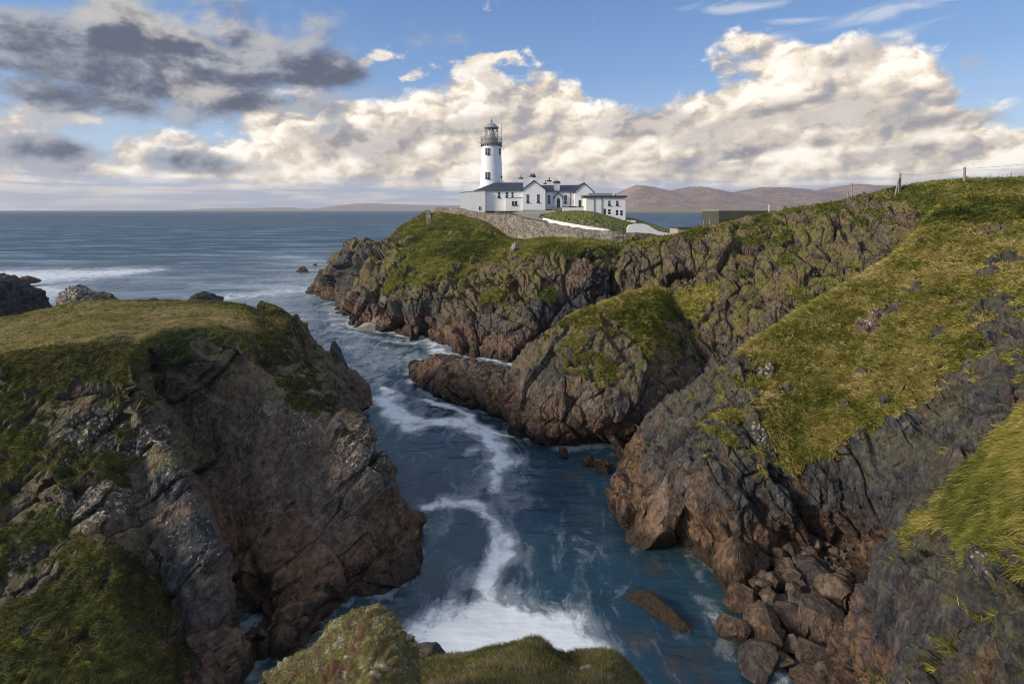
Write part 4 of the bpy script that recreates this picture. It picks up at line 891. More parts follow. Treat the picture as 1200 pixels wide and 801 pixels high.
# gabled houses
def gable_house(name, label, uc, half, Y, vap, vea, vb, depth, chim=None):
    cx, zt = xz(uc, vap, Y); h = half*Y/F; ze = xz(0, vea, Y)[1]; zb = xz(0, vb, Y)[1]
    t = thing(name, label, 'house', (cx, Y, zb))
    MB().prism([(cx-h, zb-1.0), (cx+h, zb-1.0), (cx+h, ze), (cx, zt), (cx-h, ze)], Y, Y+depth).build('wall', WHITE, t)
    k = (zt-ze)/h; o = .35
    m = MB()
    for s in (-1, 1):
        m.prism([(cx, zt+.02), (cx+s*(h+o), ze-o*k+.02), (cx+s*(h+o), ze-o*k+.2), (cx, zt+.22)], Y-.02 if s else Y, Y+depth+.2)
    m.build('roof', SLATE, t)
    m = MB()
    for s in (-1, 1): m.prism([(cx, zt+.02), (cx+s*(h+o), ze-o*k+.0), (cx+s*(h+o), ze-o*k+.30), (cx, zt+.32)], Y-.25, Y-.025)
    m.build('bargeboard', DARKTRIM, t)
    MB().box(cx-h, cx+h, Y-.06, Y-.004, zb-.6, zb+.12).build('plinth', DARKTRIM, t)
    return t, cx, h, zt, ze, zb
g1, cx, h, zt, ze, zb = gable_house('gabled_house', 'white gabled house with two tall front windows and a chimney on its apex', 625.8, 13.4, 148.2, 212.3, 222.6, 246.6, 12)
for u in (618.5, 630.8): wpart(g1, xz(u, 0, 148.2)[0], 20.05, .68, 1.95, 148.2, (0, 3))
chimney(g1, cx-.3, 149.3, 1.25, zt-.9, zt+1.15, 2, True)
g2, cx2, h2, zt2, ze2, zb2 = gable_house('gabled_house', 'white gabled house with a side door beside the flat roofed landward block', 684.3, 10.8, 149.0, 215, 224.6, 244.5, 12)
MB().box(xz(678.0, 0, 149)[0], xz(681.2, 0, 149)[0], 148.94, 149.05, 18.6, 20.6).build('door', DARKTRIM, g2)
MB().box(cx2-h2+1.5, cx2+h2-.2, 148.95, 148.997, 21.75, 21.9).build('string_course', CONC, g2)
MB().lathe(0, 0, [(.01, -.04), (.36, -.04), (.36, .04), (.01, .04)], 16).build('round_plaque', POTS, None, True)
rp = bpy.data.objects['round_plaque']; rp.parent = g2; rp.matrix_parent_inverse.identity(); rp.rotation_euler = (rad(90), 0, 0); rp.location = (xz(687.2, 0, 149)[0]-cx2, -.06, xz(0, 241.3, 149)[1]-zb2)
Y = 150.4; x0, x1 = cx+h-.2, cx2-h2+.2
mw = thing('linking_wing', 'low white wing with arched black door between the two gabled houses', 'house', ((x0+x1)/2, Y, 18))
MB().box(x0, x1, Y, Y+8, 16.5, 22.9).build('wall', WHITE, mw)
MB().add([(x0-1, Y-.35, 22.8), (x1+2.2, Y-.35, 22.8), (x1+2.2, Y+8.3, 22.8), (x0-1, Y+8.3, 22.8), (x0-1, Y+4, 24.75), (x1+2.2, Y+4, 24.75)], [(0, 1, 5, 4), (2, 3, 4, 5), (3, 0, 4), (1, 2, 5), (0, 3, 2, 1)]).build('roof', SLATE, mw)
for u in (643.3, 662.8): wpart(mw, xz(u, 0, Y)[0], 19.9, .65, 1.95, Y, (0, 3))
MB().box(x0, xz(650, 0, Y)[0], Y-.06, Y-.004, 17.4, 18.15).build('plinth', DARKTRIM, mw)
dx = xz(654, 0, Y)[0]
pc = MB().prism([(dx-1.0, 17.8), (dx+1.0, 17.8), (dx+1.0, 21.3), (dx, 22.4), (dx-1.0, 21.3)], Y-1.0, Y-.003).build('porch', WHITE, mw)
m = MB()
for s in (-1, 1): m.prism([(dx, 22.42), (dx+s*1.3, 21.0), (dx+s*1.3, 21.25), (dx, 22.7)], Y-1.2, Y-.004)
m.build('porch_roof', DARKTRIM, pc)
MB().prism([(dx-.42, 18.0), (dx+.42, 18.0), (dx+.42, 20.5), (dx+.25, 21.0), (dx, 21.35), (dx-.25, 21.0), (dx-.42, 20.5)], Y-1.05, Y-.99).build('door', DARKTRIM, pc)
chimney(mw, dx-.3, Y+1.0, 1.45, 22.0, 25.1, 0, True)
chimney(mw, xz(643.6, 0, 157)[0], 157, 1.0, 23.5, 25.9, 1); chimney(mw, xz(639.3, 0, 158)[0], 158, .8, 23.5, 25.2, 1)
for u in (639.6, 668.5): MB().tube((xz(u, 0, Y-.1)[0], Y-.1, 17.8), (xz(u, 0, Y-.1)[0], Y-.1, 22.8), .06).build('downpipe', DARKTRIM, mw)
MB().box(dx-1.6, dx-.75, 147.2, Y-1.0, 17.3, 18.9).box(dx-1.6, dx+1.9, 146.8, 147.15, 17.2, 18.6).build('door_steps', STONE, mw)
# flat roofed block at the right
Y = 143.0; x0, x1 = xz(687, 0, Y)[0], xz(733, 0, Y)[0]; zt = xz(0, 231.3, Y)[1]
fb = thing('flat_roofed_block', 'white two storey block with flat dark roof at the landward right end of the houses', 'building', ((x0+x1)/2, Y, 16))
MB().box(x0, x1, Y, Y+7, 14, zt).build('wall', WHITE, fb)
rf = MB().box(x0-.5, x1+.35, Y-.45, Y+7.4, zt, zt+.42).build('roof', DARKTRIM, fb)
MB().box(xz(691, 0, Y)[0], xz(719, 0, Y)[0], Y+1.5, Y+6, zt+.42, zt+1.15).build('roof_box', LEAD, rf)
MB().box(xz(722.2, 0, Y)[0], xz(722.9, 0, Y)[0], Y+1, Y+1.2, zt+.42, zt+1.0).build('roof_vent', DARKTRIM, rf)
for u in (714, 723.2): wpart(fb, xz(u, 0, Y)[0], 19.25, .58, 1.05, Y, (0, 1))
for u, v in ((708.6, 250.5), (714, 251), (723, 252), (728.2, 252.5)): wpart(fb, xz(u, 0, Y)[0], xz(0, v, Y)[1], .58, 1.25, Y, (0, 1), False)
for u in (696.3, 705.3): MB().tube((xz(u, 0, Y-.1)[0], Y-.1, 15.5), (xz(u, 0, Y-.1)[0], Y-.1, zt), .07).build('downpipe', DARKTRIM, fb)
MB().box(x1+.1, x1+2.0, Y-2.5, Y-1, 14.5, xz(0, 258.3, Y-2.5)[1]).build('door_steps', WHITE, fb)

# ------------------------------------------------------------------ walls
def wall_line(name, label, pts, thick, height, m, cat='wall', jag=.12, coping=None):
    """pts: (u, v of the top, Y). A run of wall with an uneven top, one mesh"""
    P = [Vector(D(u, v, Y)[:3]) for u, v, Y in pts]; vs = []; fs = []
    Q = []
    for a, b in zip(P[:-1], P[1:]):
        n = max(2, int((b-a).length/.7)); Q += [a.lerp(b, i/n) for i in range(n)]
    Q.append(P[-1]); rnd = random.Random(len(name)+len(P))
    for i, q in enumerate(Q):
        d = (Q[min(i+1, len(Q)-1)]-Q[max(i-1, 0)]); d.z = 0; d.normalize(); nrm = Vector((-d.y, d.x, 0))*thick/2
        j = rnd.uniform(-jag, jag)
        for s in (-1, 1):
            vs.append(q+nrm*s+Vector((0, 0, j-height))); vs.append(q+nrm*s+Vector((0, 0, j)))
    for i in range(len(Q)-1):
        a, b = 4*i, 4*i+4
        fs += [(a, b, b+1, a+1), (a+2, a+3, b+3, b+2), (a+1, b+1, b+3, a+3), (a, a+2, b+2, b)]
    fs += [(0, 1, 3, 2), (len(vs)-4, len(vs)-2, len(vs)-1, len(vs)-3)]
    o = MB().add(vs, fs).build(name, m); return tag(o, label, cat)
wall_line('stone_wall', 'rubble stone boundary wall below the white store and hipped range', [(507,245.5,127),(513,243,125),(520,242.6,123.5),(537,244,121),(552,247,118),(570,250,114.5),(590,251.5,111),(607,252.3,107.5)], .7, 5.5, STONE)
wall_line('retaining_wall', 'long high rubble retaining wall carrying the drive past the rocky mound', [(608,251.8,107),(609,254,103),(620,257,100),(637,260,97),(660,264.5,93.5),(683,268,91.2),(716,271,89.4),(743,272.6,89),(770,275,89.4),(794,277.6,90)], .8, 4.6, STONE)
wall_line('stone_wall', 'narrow stone wall running end on down the grass slope to the sea', [(501.5,245.5,124),(502.5,262,114),(503.5,279,106)], .9, 1.8, STONE, jag=.06)
wall_line('kerb_wall', 'low bright white wall curving along the drive above the retaining wall', [(637,255.3,102),(650,258.3,100),(668,261.6,97.5),(690,265.2,95.5),(714,269,94)], .45, .75, WHITE, jag=0)
Y = 95.0
o = MB().prism([xz(u, v, Y) for u, v in [(735, 280), (735, 267), (737.5, 263.5), (745, 262.2), (754, 262.3), (760, 264), (766, 268), (772, 271), (780, 272.6), (793, 274), (793, 283)]], Y, Y+.5).build('garden_wall', WHITE)
tag(o, 'white wall with a rounded hump falling to a low tail beside the sea inlet', 'wall')
Y = 137.0
yw = thing('yard_wall', 'short white yard wall with dark coping in front of the parked car', 'wall', (xz(671, 0, Y)[0], Y, 17))
MB().box(xz(659, 0, Y)[0], xz(684, 0, Y)[0], Y, Y+.35, 16.5, xz(0, 242.9, Y)[1]).build('wall', WHITE, yw)
MB().box(xz(658.6, 0, Y)[0], xz(684.4, 0, Y)[0], Y-.05, Y+.4, xz(0, 242.9, Y)[1], xz(0, 242.2, Y)[1]).build('coping', DARKTRIM, yw)
# parked car behind the yard wall
CARP = mat('car_paint', color=(.16, .20, .25), rough=.25)
RUB = mat('rubber', color=(.02, .02, .02), rough=.8)
Y = 141.0; cx = xz(669.5, 0, Y)[0]; zb = 17.35
car = thing('parked_car', 'blue grey parked car showing its roof above the white yard wall', 'car', (cx, Y, zb))
MB().prism([(cx-2.1, zb+.3), (cx+2.1, zb+.3), (cx+2.12, zb+.75), (cx+1.95, zb+.92), (cx-1.2, zb+.95), (cx-2.05, zb+.8)], Y-.85, Y+.85).build('body', CARP, car, bevel=.06)
MB().prism([(cx-1.15, zb+.953), (cx+1.75, zb+.925), (cx+1.2, zb+1.5), (cx-.5, zb+1.52)], Y-.74, Y+.74).build('cabin_glass', GLASS, car, bevel=.05)
MB().prism([(cx-.55, zb+1.523), (cx+1.22, zb+1.503), (cx+1.1, zb+1.58), (cx-.4, zb+1.6)], Y-.7, Y+.7).build('roof', CARP, car, bevel=.02)
for sx in (-1.3, 1.3):
    for sy in (-.8, .8):
        w = MB().tube((cx+sx, Y+sy-.1, zb+.33), (cx+sx, Y+sy+.1, zb+.33), .33, seg=18).build('wheel', RUB, car, True)
# drive surface
dr = [D(613,247.6,146),D(650,246.8,146),D(652,249.0,138),D(634,252,124),D(632,254.8,110),D(640,259.2,101),D(634,259.2,99.5),D(612,255.2,104.5),D(606,251.8,118),D(600,249.9,138)]
def drive():
    c = np.array([q[:3] for q in dr]); ctr = c.mean(0)
    vs = [tuple(ctr+np.array([0, 0, .16]))]+[tuple(q+np.array([0, 0, .14])) for q in c]
    n = len(c); o = MB().add(vs, [(0, i+1, (i+1) % n+1) for i in range(n)]).build('drive', DRIVE); o['kind'] = 'structure'
drive()

# ------------------------------------------------------------------ bunker, shed, posts
Y = 80.0
bk = thing('blockhouse', 'long low dark flat roofed blockhouse on the ridge in front of the far hills', 'building', (xz(890, 0, Y)[0], Y, 15))
MB().box(xz(842.5, 0, Y)[0], xz(945, 0, Y)[0], Y, Y+7, 12, xz(0, 247.0, Y)[1]).build('wall', DCONC, bk)
MB().box(xz(842.2, 0, Y)[0], xz(945.3, 0, Y)[0], Y-.06, Y+7.1, xz(0, 247.0, Y)[1], xz(0, 246.0, Y)[1]).build('roof_slab', CONC, bk)
MB().box(xz(842.6, 0, Y)[0], xz(940, 0, Y)[0], Y-.03, Y-.002, 16.55, 16.62).build('string_course', DARKTRIM, bk)
Y = 77.0
sd = thing('concrete_shed', 'small grey concrete shed with thin flat slab roof beside the dark blockhouse', 'shed', (xz(818, 0, Y)[0], Y, 14))
MB().box(xz(794.5, 0, Y)[0], xz(842, 0, Y)[0], Y, Y+4, 12, xz(0, 267.8, Y)[1]).build('wall', CONC, sd)
MB().box(xz(793.6, 0, Y)[0], xz(842.3, 0, Y)[0], Y-.15, Y+4.2, xz(0, 267.8, Y)[1], xz(0, 266.2, Y)[1]).build('roof_slab', DCONC, sd)
for u, lab in ((825, 'thin dark post on the shed roof, further from the blockhouse'), (831.5, 'thin dark post on the shed roof, nearer the blockhouse')):
    Yp = 78.0; b0, b1 = D(u, 266.0, Yp), D(u, 257.5, Yp)
    tag(MB().tube((b0[0], Yp, b0[2]-.05), b1[:3], .07).build('post', WOOD), lab, 'post', 'posts on the shed roof')
def pole(name, label, u, v0, v1, Y, r, du=0, m=WOOD, group=None, deep=.9):
    a, b = D(u, v0, Y), D(u+du, v1, Y)
    return tag(MB().tube((a[0], a[1], a[2]-deep), b[:3], r, r*.8, 10).build(name, m), label, 'post' if r < .1 else 'pole', group)
pole('marker_post', 'thin white post in front of the dark blockhouse wall', 901, 260, 239.5, 74, .07, .3, WHITE)
pole('utility_pole', 'pale wooden pole with a concrete foot nearest the right edge of the skyline', 1129.5, 223, 196, 54.5, .13, 1, group='poles along the ridge')
pole('fence_post', 'thin bare post, taller of the pair on the skyline over the blockhouse end', 998, 236, 214.5, 62, .09, .2, group='fence posts on the ridge')
pole('fence_post', 'short blue grey post, stub of the pair on the skyline', 994, 236, 225, 62.4, .08, 0, group='fence posts on the ridge')
up = thing('braced_pole', 'wooden pole propped by a slanting strut on the ridge skyline', 'pole', (D(1054, 226, 58)[0], 58, 19.7), 'poles along the ridge')
a, b = D(1053.5, 226, 58), D(1055, 203, 58)
MB().tube((a[0], 58, a[2]-.9), b[:3], .13, .11, 10).build('pole', WOOD, up)
a = D(1047.5, 227, 57.6); b = D(1053.5, 208.5, 57.9)
MB().tube((a[0], a[1], a[2]-.7), b[:3], .08, .07, 8).build('strut', WOOD, up)
a = D(1127, 223.2, 54.3); tag(MB().box(a[0]-.75, a[0]+.6, a[1]-.5, a[1]+.4, a[2]-.6, a[2]+.02).build('foot_slab', CONC), 'thin concrete slab at the foot of the rightmost pole', 'slab')
def wire(lab, p, q, sag):
    m = MB(); p, q = Vector(p), Vector(q); prev = p
    for k in range(1, 13):
        t = k/12; c = p.lerp(q, t)-Vector((0, 0, sag*4*t*(1-t))); m.tube(prev, c, .010, seg=5); prev = c
    tag(m.build('overhead_wire', RUB), lab, 'wire', 'wires between the poles')
wire('thin wire sagging between the braced pole and the pole with concrete foot', D(1054.9, 204, 58)[:3], D(1130.4, 197.5, 54.5)[:3], .25)
wire('thin wire leaving the right side of the picture from the pole with concrete foot', D(1130.5, 197.5, 54.5)[:3], D(1330, 172, 45)[:3], .3)
for u, v, t in ((1160, 202, 'leftmost'), (1172.5, 201.5, 'middle'), (1183, 200.5, 'rightmost')):
    m = MB(); rnd = random.Random(u)
    for k in range(4):
        a = D(u+rnd.uniform(-2.5, 2.5), 213, 54); b = D(u+rnd.uniform(-3, 3), v+rnd.uniform(0, 4), 54)
        m.tube((a[0], a[1], a[2]-.4), b[:3], .025, .012, 5)
    tag(m.build('dead_stalks', WOOD), t+' of three clumps of bare upright stalks on the right skyline', 'plant', 'bare stalks on the ridge')
# landing steps at the foot of the headland
Y0 = 86.0
ls = thing('landing_steps', 'pale weathered concrete landing steps at the foot of the lighthouse headland', 'steps', (D(437, 385, Y0)[0], Y0, 0))
SCONC = mat('weathered_concrete', paint_fn((.30, .27, .215), (.12, .10, .075), .9, 1.4, .9))
a, b = xz(420, 0, Y0)[0], xz(442, 0, Y0)[0]
MB().prism([(a, -1), (b, -1), (b, .75), (b-1.2, .85), (a+1.4, .8), (a+.1, .45)], Y0-.8, Y0+4).build('landing', SCONC, ls, bevel=.12)
m = MB()
for k in range(13): m.box(b-1.0+.05*k, b+.15+.05*k, Y0+.3+k*.42, Y0+7.5, .85+k*.32, 1.17+k*.32)
m.build('steps', SCONC, ls)

# ------------------------------------------------------------------ rocks
def rock_mesh(seed, sub=4, planes=14, rough=.06, flat=1.0):
    sub += (sub > 3)*1
    bm = bmesh.new(); bmesh.ops.create_icosphere(bm, subdivisions=sub, radius=1)
    V = np.array([v.co[:] for v in bm.verts]); Fc = np.array([[v.index for v in f.verts] for f in bm.faces]); bm.free()
    r = np.random.RandomState(seed)
    for k in range(planes):
        n = r.normal(size=3); n /= np.linalg.norm(n); d = r.uniform(.40, .78)
        V = V-np.maximum(0, V @ n-d)[:, None]*n*.995
    nn = V/np.linalg.norm(V, axis=1)[:, None]
    V = V+nn*(rough*.8*fbm(V*2.2+seed, 4, seed, .6)+.35*rough*fbm(V*9+seed, 3, seed+3, .6))[:, None]
    V[:, 2] *= flat
    return V, Fc
def rock(name, label, cat, c, radii, rot=(0, 0, 0), seed=1, tone=.2, lichen=0., sub=4, rough=.06, planes=14, group=None, moss=0., notide=0.):
    V, Fc = rock_mesh(seed, sub, planes, rough)
    M3 = rotm(*[rad(q) for q in rot]); V = (V*np.array(radii)) @ M3.T+np.array(c[:3])
    n = len(V); o = raw_mesh(name, V, Fc, LAND, {'grass': np.full(n, moss), 'tone': np.full(n, tone), 'lichen': np.full(n, lichen), 'dry': np.full(n, .4), 'moss': np.full(n, .1), 'notide': np.full(n, notide)}, smooth=False)
    return tag(o, label, cat, group)
def rk(name, label, u, v, Y, w, h, d=None, rot=(0, 0, 0), cat='rock', **k):
    """picture centre, distance, width and height in picture px"""
    c = D(u, v, Y); rx = w*Y/F/2*1.22; rz = h*Y/F/2*1.22
    return rock(name, label, cat, c, (rx, d or (rx+rz)*.6, rz), rot, **k)
rk('sea_stack', 'black upright pinnacle of rock standing off the tip of the near headland', 394, 436, 51.0, 42, 70, rot=(0, -10, 10), seed=4, tone=.95, rough=.16, planes=16)
rk('sea_rock', 'dark rounded rock at the waterline beside the black pinnacle', 416, 465, 50.5, 46, 62, rot=(0, -25, 0), seed=9, tone=.5, rough=.12)
rk('rock_outcrop', 'pale lichened jagged outcrop on the back edge of the flat grass top', 98, 353, 50, 70, 34, seed=15, tone=.3, lichen=.85, rough=.22, planes=18, rot=(0, 8, 20))
rk('rock_outcrop', 'small peaked outcrop joined to the pale jagged one on the back edge', 124, 352, 50.5, 28, 22, seed=17, tone=.4, lichen=.6, rough=.2)
rk('rock_outcrop', 'dark low rounded outcrop rising behind the grass top near open water', 242, 350, 54, 42, 26, seed=18, tone=.7, lichen=.35, rough=.2, planes=18)
rk('sea_rock', 'big dark domed rock beyond the grass top at the left edge', -8, 380, 66, 105, 98, seed=23, tone=.75, lichen=.25, rough=.16, d=9, rot=(0, 20, 0), sub=5)
rk('sea_rock', 'small low rock in the surf beyond the big dark domed rock', 36, 328.5, 135, 24, 10, seed=24, tone=.8, rough=.15)
rk('sea_rock', 'small black rock awash off the lighthouse headland tip', 356, 317.5, 165, 17, 9, seed=25, tone=.9, rough=.15)
rk('sea_rock', 'tiny black rock awash, farther of the two off the headland tip', 369, 311, 185, 7, 4, seed=26, tone=.9, sub=3)
rk('rock_outcrop', 'jagged dark crag standing on the seaward shoulder of the lighthouse headland', 433, 296, 117, 34, 24, seed=27, tone=.7, rough=.25, planes=18)
rk('rock_outcrop', 'small dark tooth of rock beside the jagged crag', 447, 296, 116, 8, 18, seed=28, tone=.8, rough=.15, sub=3)
rk('boulder', 'pale grey rounded boulder on the grass brow below the retaining wall', 604, 291, 84, 15, 22, seed=29, tone=-.1, lichen=.9, rot=(0, 25, 0))
rk('boulder', 'grey boulder on the green slope, left of two under the stone wall', 529, 275, 103.5, 13, 10, seed=31, tone=0, lichen=.5, sub=3)
rk('boulder', 'upright grey boulder on the green slope under the stone wall', 548, 269.5, 106, 8, 13, seed=32, tone=0, lichen=.6, sub=3)
rk('boulder', 'brown boulder in the grass at the foot of the stone wall corner', 573, 275, 104, 9, 8, seed=33, tone=0, lichen=.3, sub=3)
# sea level rocks of the channel
a, b = Z(742, 692, .15), Z(806, 742, .1); ang = math.degrees(math.atan2(b[1]-a[1], b[0]-a[0]))
rock('sea_rock', 'long orange brown slab of rock lying awash in the middle of the inlet', 'rock', ((a[0]+b[0])/2, (a[1]+b[1])/2, -.12), (2.2, .66, .55), (6, 0, ang), seed=38, tone=-.2, rough=.24, planes=8, sub=5)
for i, (u, v, w, h, lab) in enumerate([(708, 547, 24, 24, 'brown wet boulder at the waterline under the channel spur'), (690, 540, 16, 14, 'small brown boulder left of the wet one under the channel spur'), (730, 533, 34, 20, 'reddish boulder wedged between the spur and the grassy slope cliff'),
        (745, 540, 26, 26, 'reddish upright boulder in the narrow gap below the dark ridge'), (724, 520, 40, 16, 'flat reddish rock shelf at the foot of the channel spur'), (660, 530, 14, 10, 'small rock awash off the foot of the channel spur')]):
    Yb = (CZ-.3)*F/(v-HV); rk('boulder', lab, u, v, Yb, w, h, seed=40+i, tone=-.1, rough=.1, sub=4, rot=(0, 10*i, 30*i))
# big rounded buttress blocks beside the cove
rk('rock_block', 'tall grey brown block with a pale top, larger of the two beside the cove', 840, 590, 29.6, 84, 92, d=1.4, rot=(0, -18, -10), seed=52, tone=.15, lichen=.35, rough=.07, sub=5, planes=10)
rk('rock_block', 'leaning slab with a pointed top left of the larger block by the cove', 782, 598, 30.5, 62, 90, d=1.0, rot=(0, 28, 15), seed=53, tone=.2, lichen=.3, rough=.07, sub=5, planes=10)
rk('rock_block', 'rounded pale brown boulder at the waterline foot of the leaning slab', 760, 625, 30.6, 48, 44, rot=(0, 0, 20), seed=54, tone=-.1, rough=.06, sub=5, planes=12)
rk('rock_block', 'low brown knob at the outermost waterline of the slope cliff', 722, 588, 34.3, 28, 34, rot=(0, 20, 0), seed=55, tone=-.1, rough=.08, sub=4, planes=12)
rk('rock_block', 'banded brown hump running into the water beside the boulders', 852, 665, 27.6, 52, 62, d=1.1, rot=(0, 0, 10), seed=56, tone=-.2, rough=.04, sub=5, planes=9)
# the cove's boulders
BL = [(869,702,32,32,20,-.6,'orange brown cube shaped boulder at the water side of the cove'),(893,655,26,20,-20,.2,'grey brown flat topped boulder at the back left of the cove'),(863,738,30,32,10,-.2,'brown boulder at the waterline, below the orange cube'),
 (893,738,40,50,30,-.5,'large orange brown slab leaning in the middle left of the cove'),(902,703,22,22,0,.1,'small pinkish boulder right of the orange cube'),(926,728,34,38,-15,.0,'large tan boulder left of the biggest one in the cove'),
 (961,731,46,44,25,.25,'biggest pinkish grey boulder in the middle of the cove'),(977,702,22,46,-12,.15,'tall pointed pink slab standing over the biggest boulder'),(957,770,34,40,10,.2,'triangular grey boulder near the bottom of the cove'),
 (932,758,17,22,-30,.1,'small upright egg shaped boulder left of the triangular one'),(888,778,56,34,-10,.5,'flat dark boulder awash at the lower left of the cove'),(946,797,44,20,0,.1,'flat pink boulder at the bottom picture edge of the cove'),
 (952,668,54,26,6,.9,'long dark blue slab at the back of the cove'),(940,700,26,20,25,1.0,'dark blue square boulder in the middle of the cove'),(955,702,20,18,0,.0,'split tan boulder beside the dark blue square one'),
 (908,680,30,18,-10,.3,'purple grey boulder behind the small pinkish one'),(935,676,20,14,0,.3,'small grey boulder in front of the long dark slab'),(985,683,20,14,10,-.3,'yellowish rounded boulder at the right back of the cove'),
 (932,643,26,10,12,-.4,'thin yellowish slab against the back wall of the cove'),(991,705,18,30,0,1.0,'dark blue wet boulder at the right side of the cove'),(912,650,14,14,0,-.2,'small tan boulder at the top left of the rubble'),
 (930,690,22,12,8,.2,'flat grey stone between the dark square boulder and the long slab'),(913,745,24,22,0,-.3,'rusty boulder between the leaning slab and the tan boulder'),(915,772,24,18,0,.1,'half sunk brown boulder beside the flat dark one'),(975,790,30,24,0,.5,'dark boulder at the foot of the right bank')]
for i, (u, v, w, h, r_, tone, lab) in enumerate(BL):
    Yb = (CZ-zc(v+h*.3)-.10)*F/(v-HV); rk('boulder', lab, u, v, Yb, w*1.15, h*.98, rot=(r_, r_*.6, r_*3+i*37), seed=60+i, tone=tone, rough=.05, sub=4, planes=9, group='boulders in the cove', notide=.25 if tone < 0 else .8)
rnd = random.Random(5)
smalls = [rock_mesh(100+i, 3, 8, .04) for i in range(8)]
base_small = []
for V, Fc in smalls:
    n = len(V); o = raw_mesh('stone', V, Fc, LAND, {'grass': np.zeros(n), 'tone': np.full(n, rnd.uniform(-.3, .5)), 'lichen': np.full(n, -.5), 'dry': np.full(n, .4), 'moss': np.full(n, .1), 'notide': np.full(n, .85)}, smooth=False); base_small.append(o.data); bpy.data.objects.remove(o)
k = 0
while k < 190:
    u, v = rnd.uniform(880, 1008), rnd.uniform(632, 730)
    if v > 650 and u < 880: continue
    if (u-945)/70+(v-690)/90 > 1.1 or u > 1006-(v-640)*.25: continue
    pale = (u > 955 and v < 672) 
    w = rnd.uniform(4, 8) if pale else rnd.uniform(7, 20)
    Yb = (CZ-zc(v)-.02)*F/(v-HV); c = D(u, v, Yb); s = w*Yb/F*.66
    o = bpy.data.objects.new('stone', base_small[k % 8]); COL.objects.link(o)
    o.location = (c[0], c[1], c[2]); o.scale = (s*rnd.uniform(.9, 1.3), s*rnd.uniform(.8, 1.2), s*rnd.uniform(.6, .9)); o.rotation_euler = (rnd.uniform(-.5, .5), rnd.uniform(-.5, .5), rnd.uniform(0, 6.3))
    tag(o, 'small loose stone lying among the boulders of the cove', 'stone', 'loose stones in the cove'); k += 1
# foreground: dark ledge below the bank
rk('rock_ledge', 'black wet ledge of rock between the mossy hummock and the grass bank', 496, 778, 8.6, 52, 34, seed=91, tone=1.0, rough=.12, planes=12, rot=(0, 6, 20))
rk('rock', 'flat grey rock showing through the turf of the grass bank', 617, 776, 6.7, 26, 9, seed=92, tone=.1, lichen=.9, rough=.1, d=.10, group=None)
rk('rock', 'flat grey lichened rock in the turf near the right end of the grass bank', 693, 787, 6.5, 24, 9, seed=93, tone=.1, lichen=.8, rough=.1, d=.10)

# ------------------------------------------------------------------ mossy hummock in front
HB = [
 [D(300,860,5.6,.3),D(312,806,4.9,1),D(330,830,4.3,1),D(340,900,3.8,1),D(340,1050,3.2,1)],
 [D(350,860,5.6,.3),D(352,776,5.0,1),D(362,805,4.3,1),D(370,880,3.8,1),D(370,1050,3.2,1)],
 [D(395,860,5.6,.3),D(393,742,5.1,1),D(398,775,4.4,1),D(400,860,3.8,1),D(400,1050,3.2,1)],
 [D(430,860,5.6,.3),D(428,717,5.1,1),D(430,755,4.4,1),D(430,845,3.8,1),D(430,1050,3.2,1)],
 [D(458,860,5.6,.3),D(456,725,5.0,1),D(454,760,4.4,1),D(452,850,3.8,1),D(455,1050,3.2,1)],
 [D(480,880,5.6,.3),D(473,758,4.8,1),D(468,790,4.3,1),D(466,870,3.8,1),D(470,1060,3.2,1)],
 [D(500,930,5.6,.3),D(484,805,4.5,1),D(480,840,4.1,1),D(480,900,3.7,1),D(490,1070,3.2,1)],
]
HB = [[(r[0][0], r[0][1]+.3, r[0][2]-1.5, 0)]+r for r in HB]
def moss_fn(nt, b):
    p = nt.pos(); n = nt.noise(p, 5, 6, .62, .6); n2 = nt.noise(p, 26, 5, .7, .3); n3 = nt.noise(p, 90, 3, .7)
    c = nt.ramp(nt.m('ADD', nt.m('MULTIPLY', n, .6), nt.m('MULTIPLY', n2, .4)), [(.30, (.040, .022, .014)), (.44, (.14, .062, .040)), (.51, (.10, .092, .022)), (.58, (.22, .20, .06)), (.72, (.34, .31, .18))])
    c = nt.mix(nt.ss(nt.m('ADD', nt.m('MULTIPLY', nt.noise(p, 7, 4, .6, .4), .7), nt.m('MULTIPLY', n3, .3)), .52, .64), c, (.42, .43, .36))
    nt.put(b.inputs['Base Color'], c); b.inputs['Roughness'].default_value = .95
    nt.put(b.inputs['Normal'], nt.bump(nt.m('ADD', nt.m('MULTIPLY', n2, .7), nt.m('MULTIPLY', n3, .5)), 1.0, .03))
MOSS = mat('moss_and_lichen', moss_fn)
hm = land('mossy_hummock', HB, px=1.0, bumpy=.09, flat=False, amp=.35, s=.22, tone=.4, lichen=.5, dry=.5, seed=95, gbias=.6, material=MOSS)
P_, N_, g_, d_ = LANDS.pop('mossy_hummock')
hm['kind'] = 'thing'; tag(hm, 'mossy lichen crusted hummock with tangled dry stalks at the bottom of the picture', 'hummock')
CAM_ = np.array([0, 0, CZ])

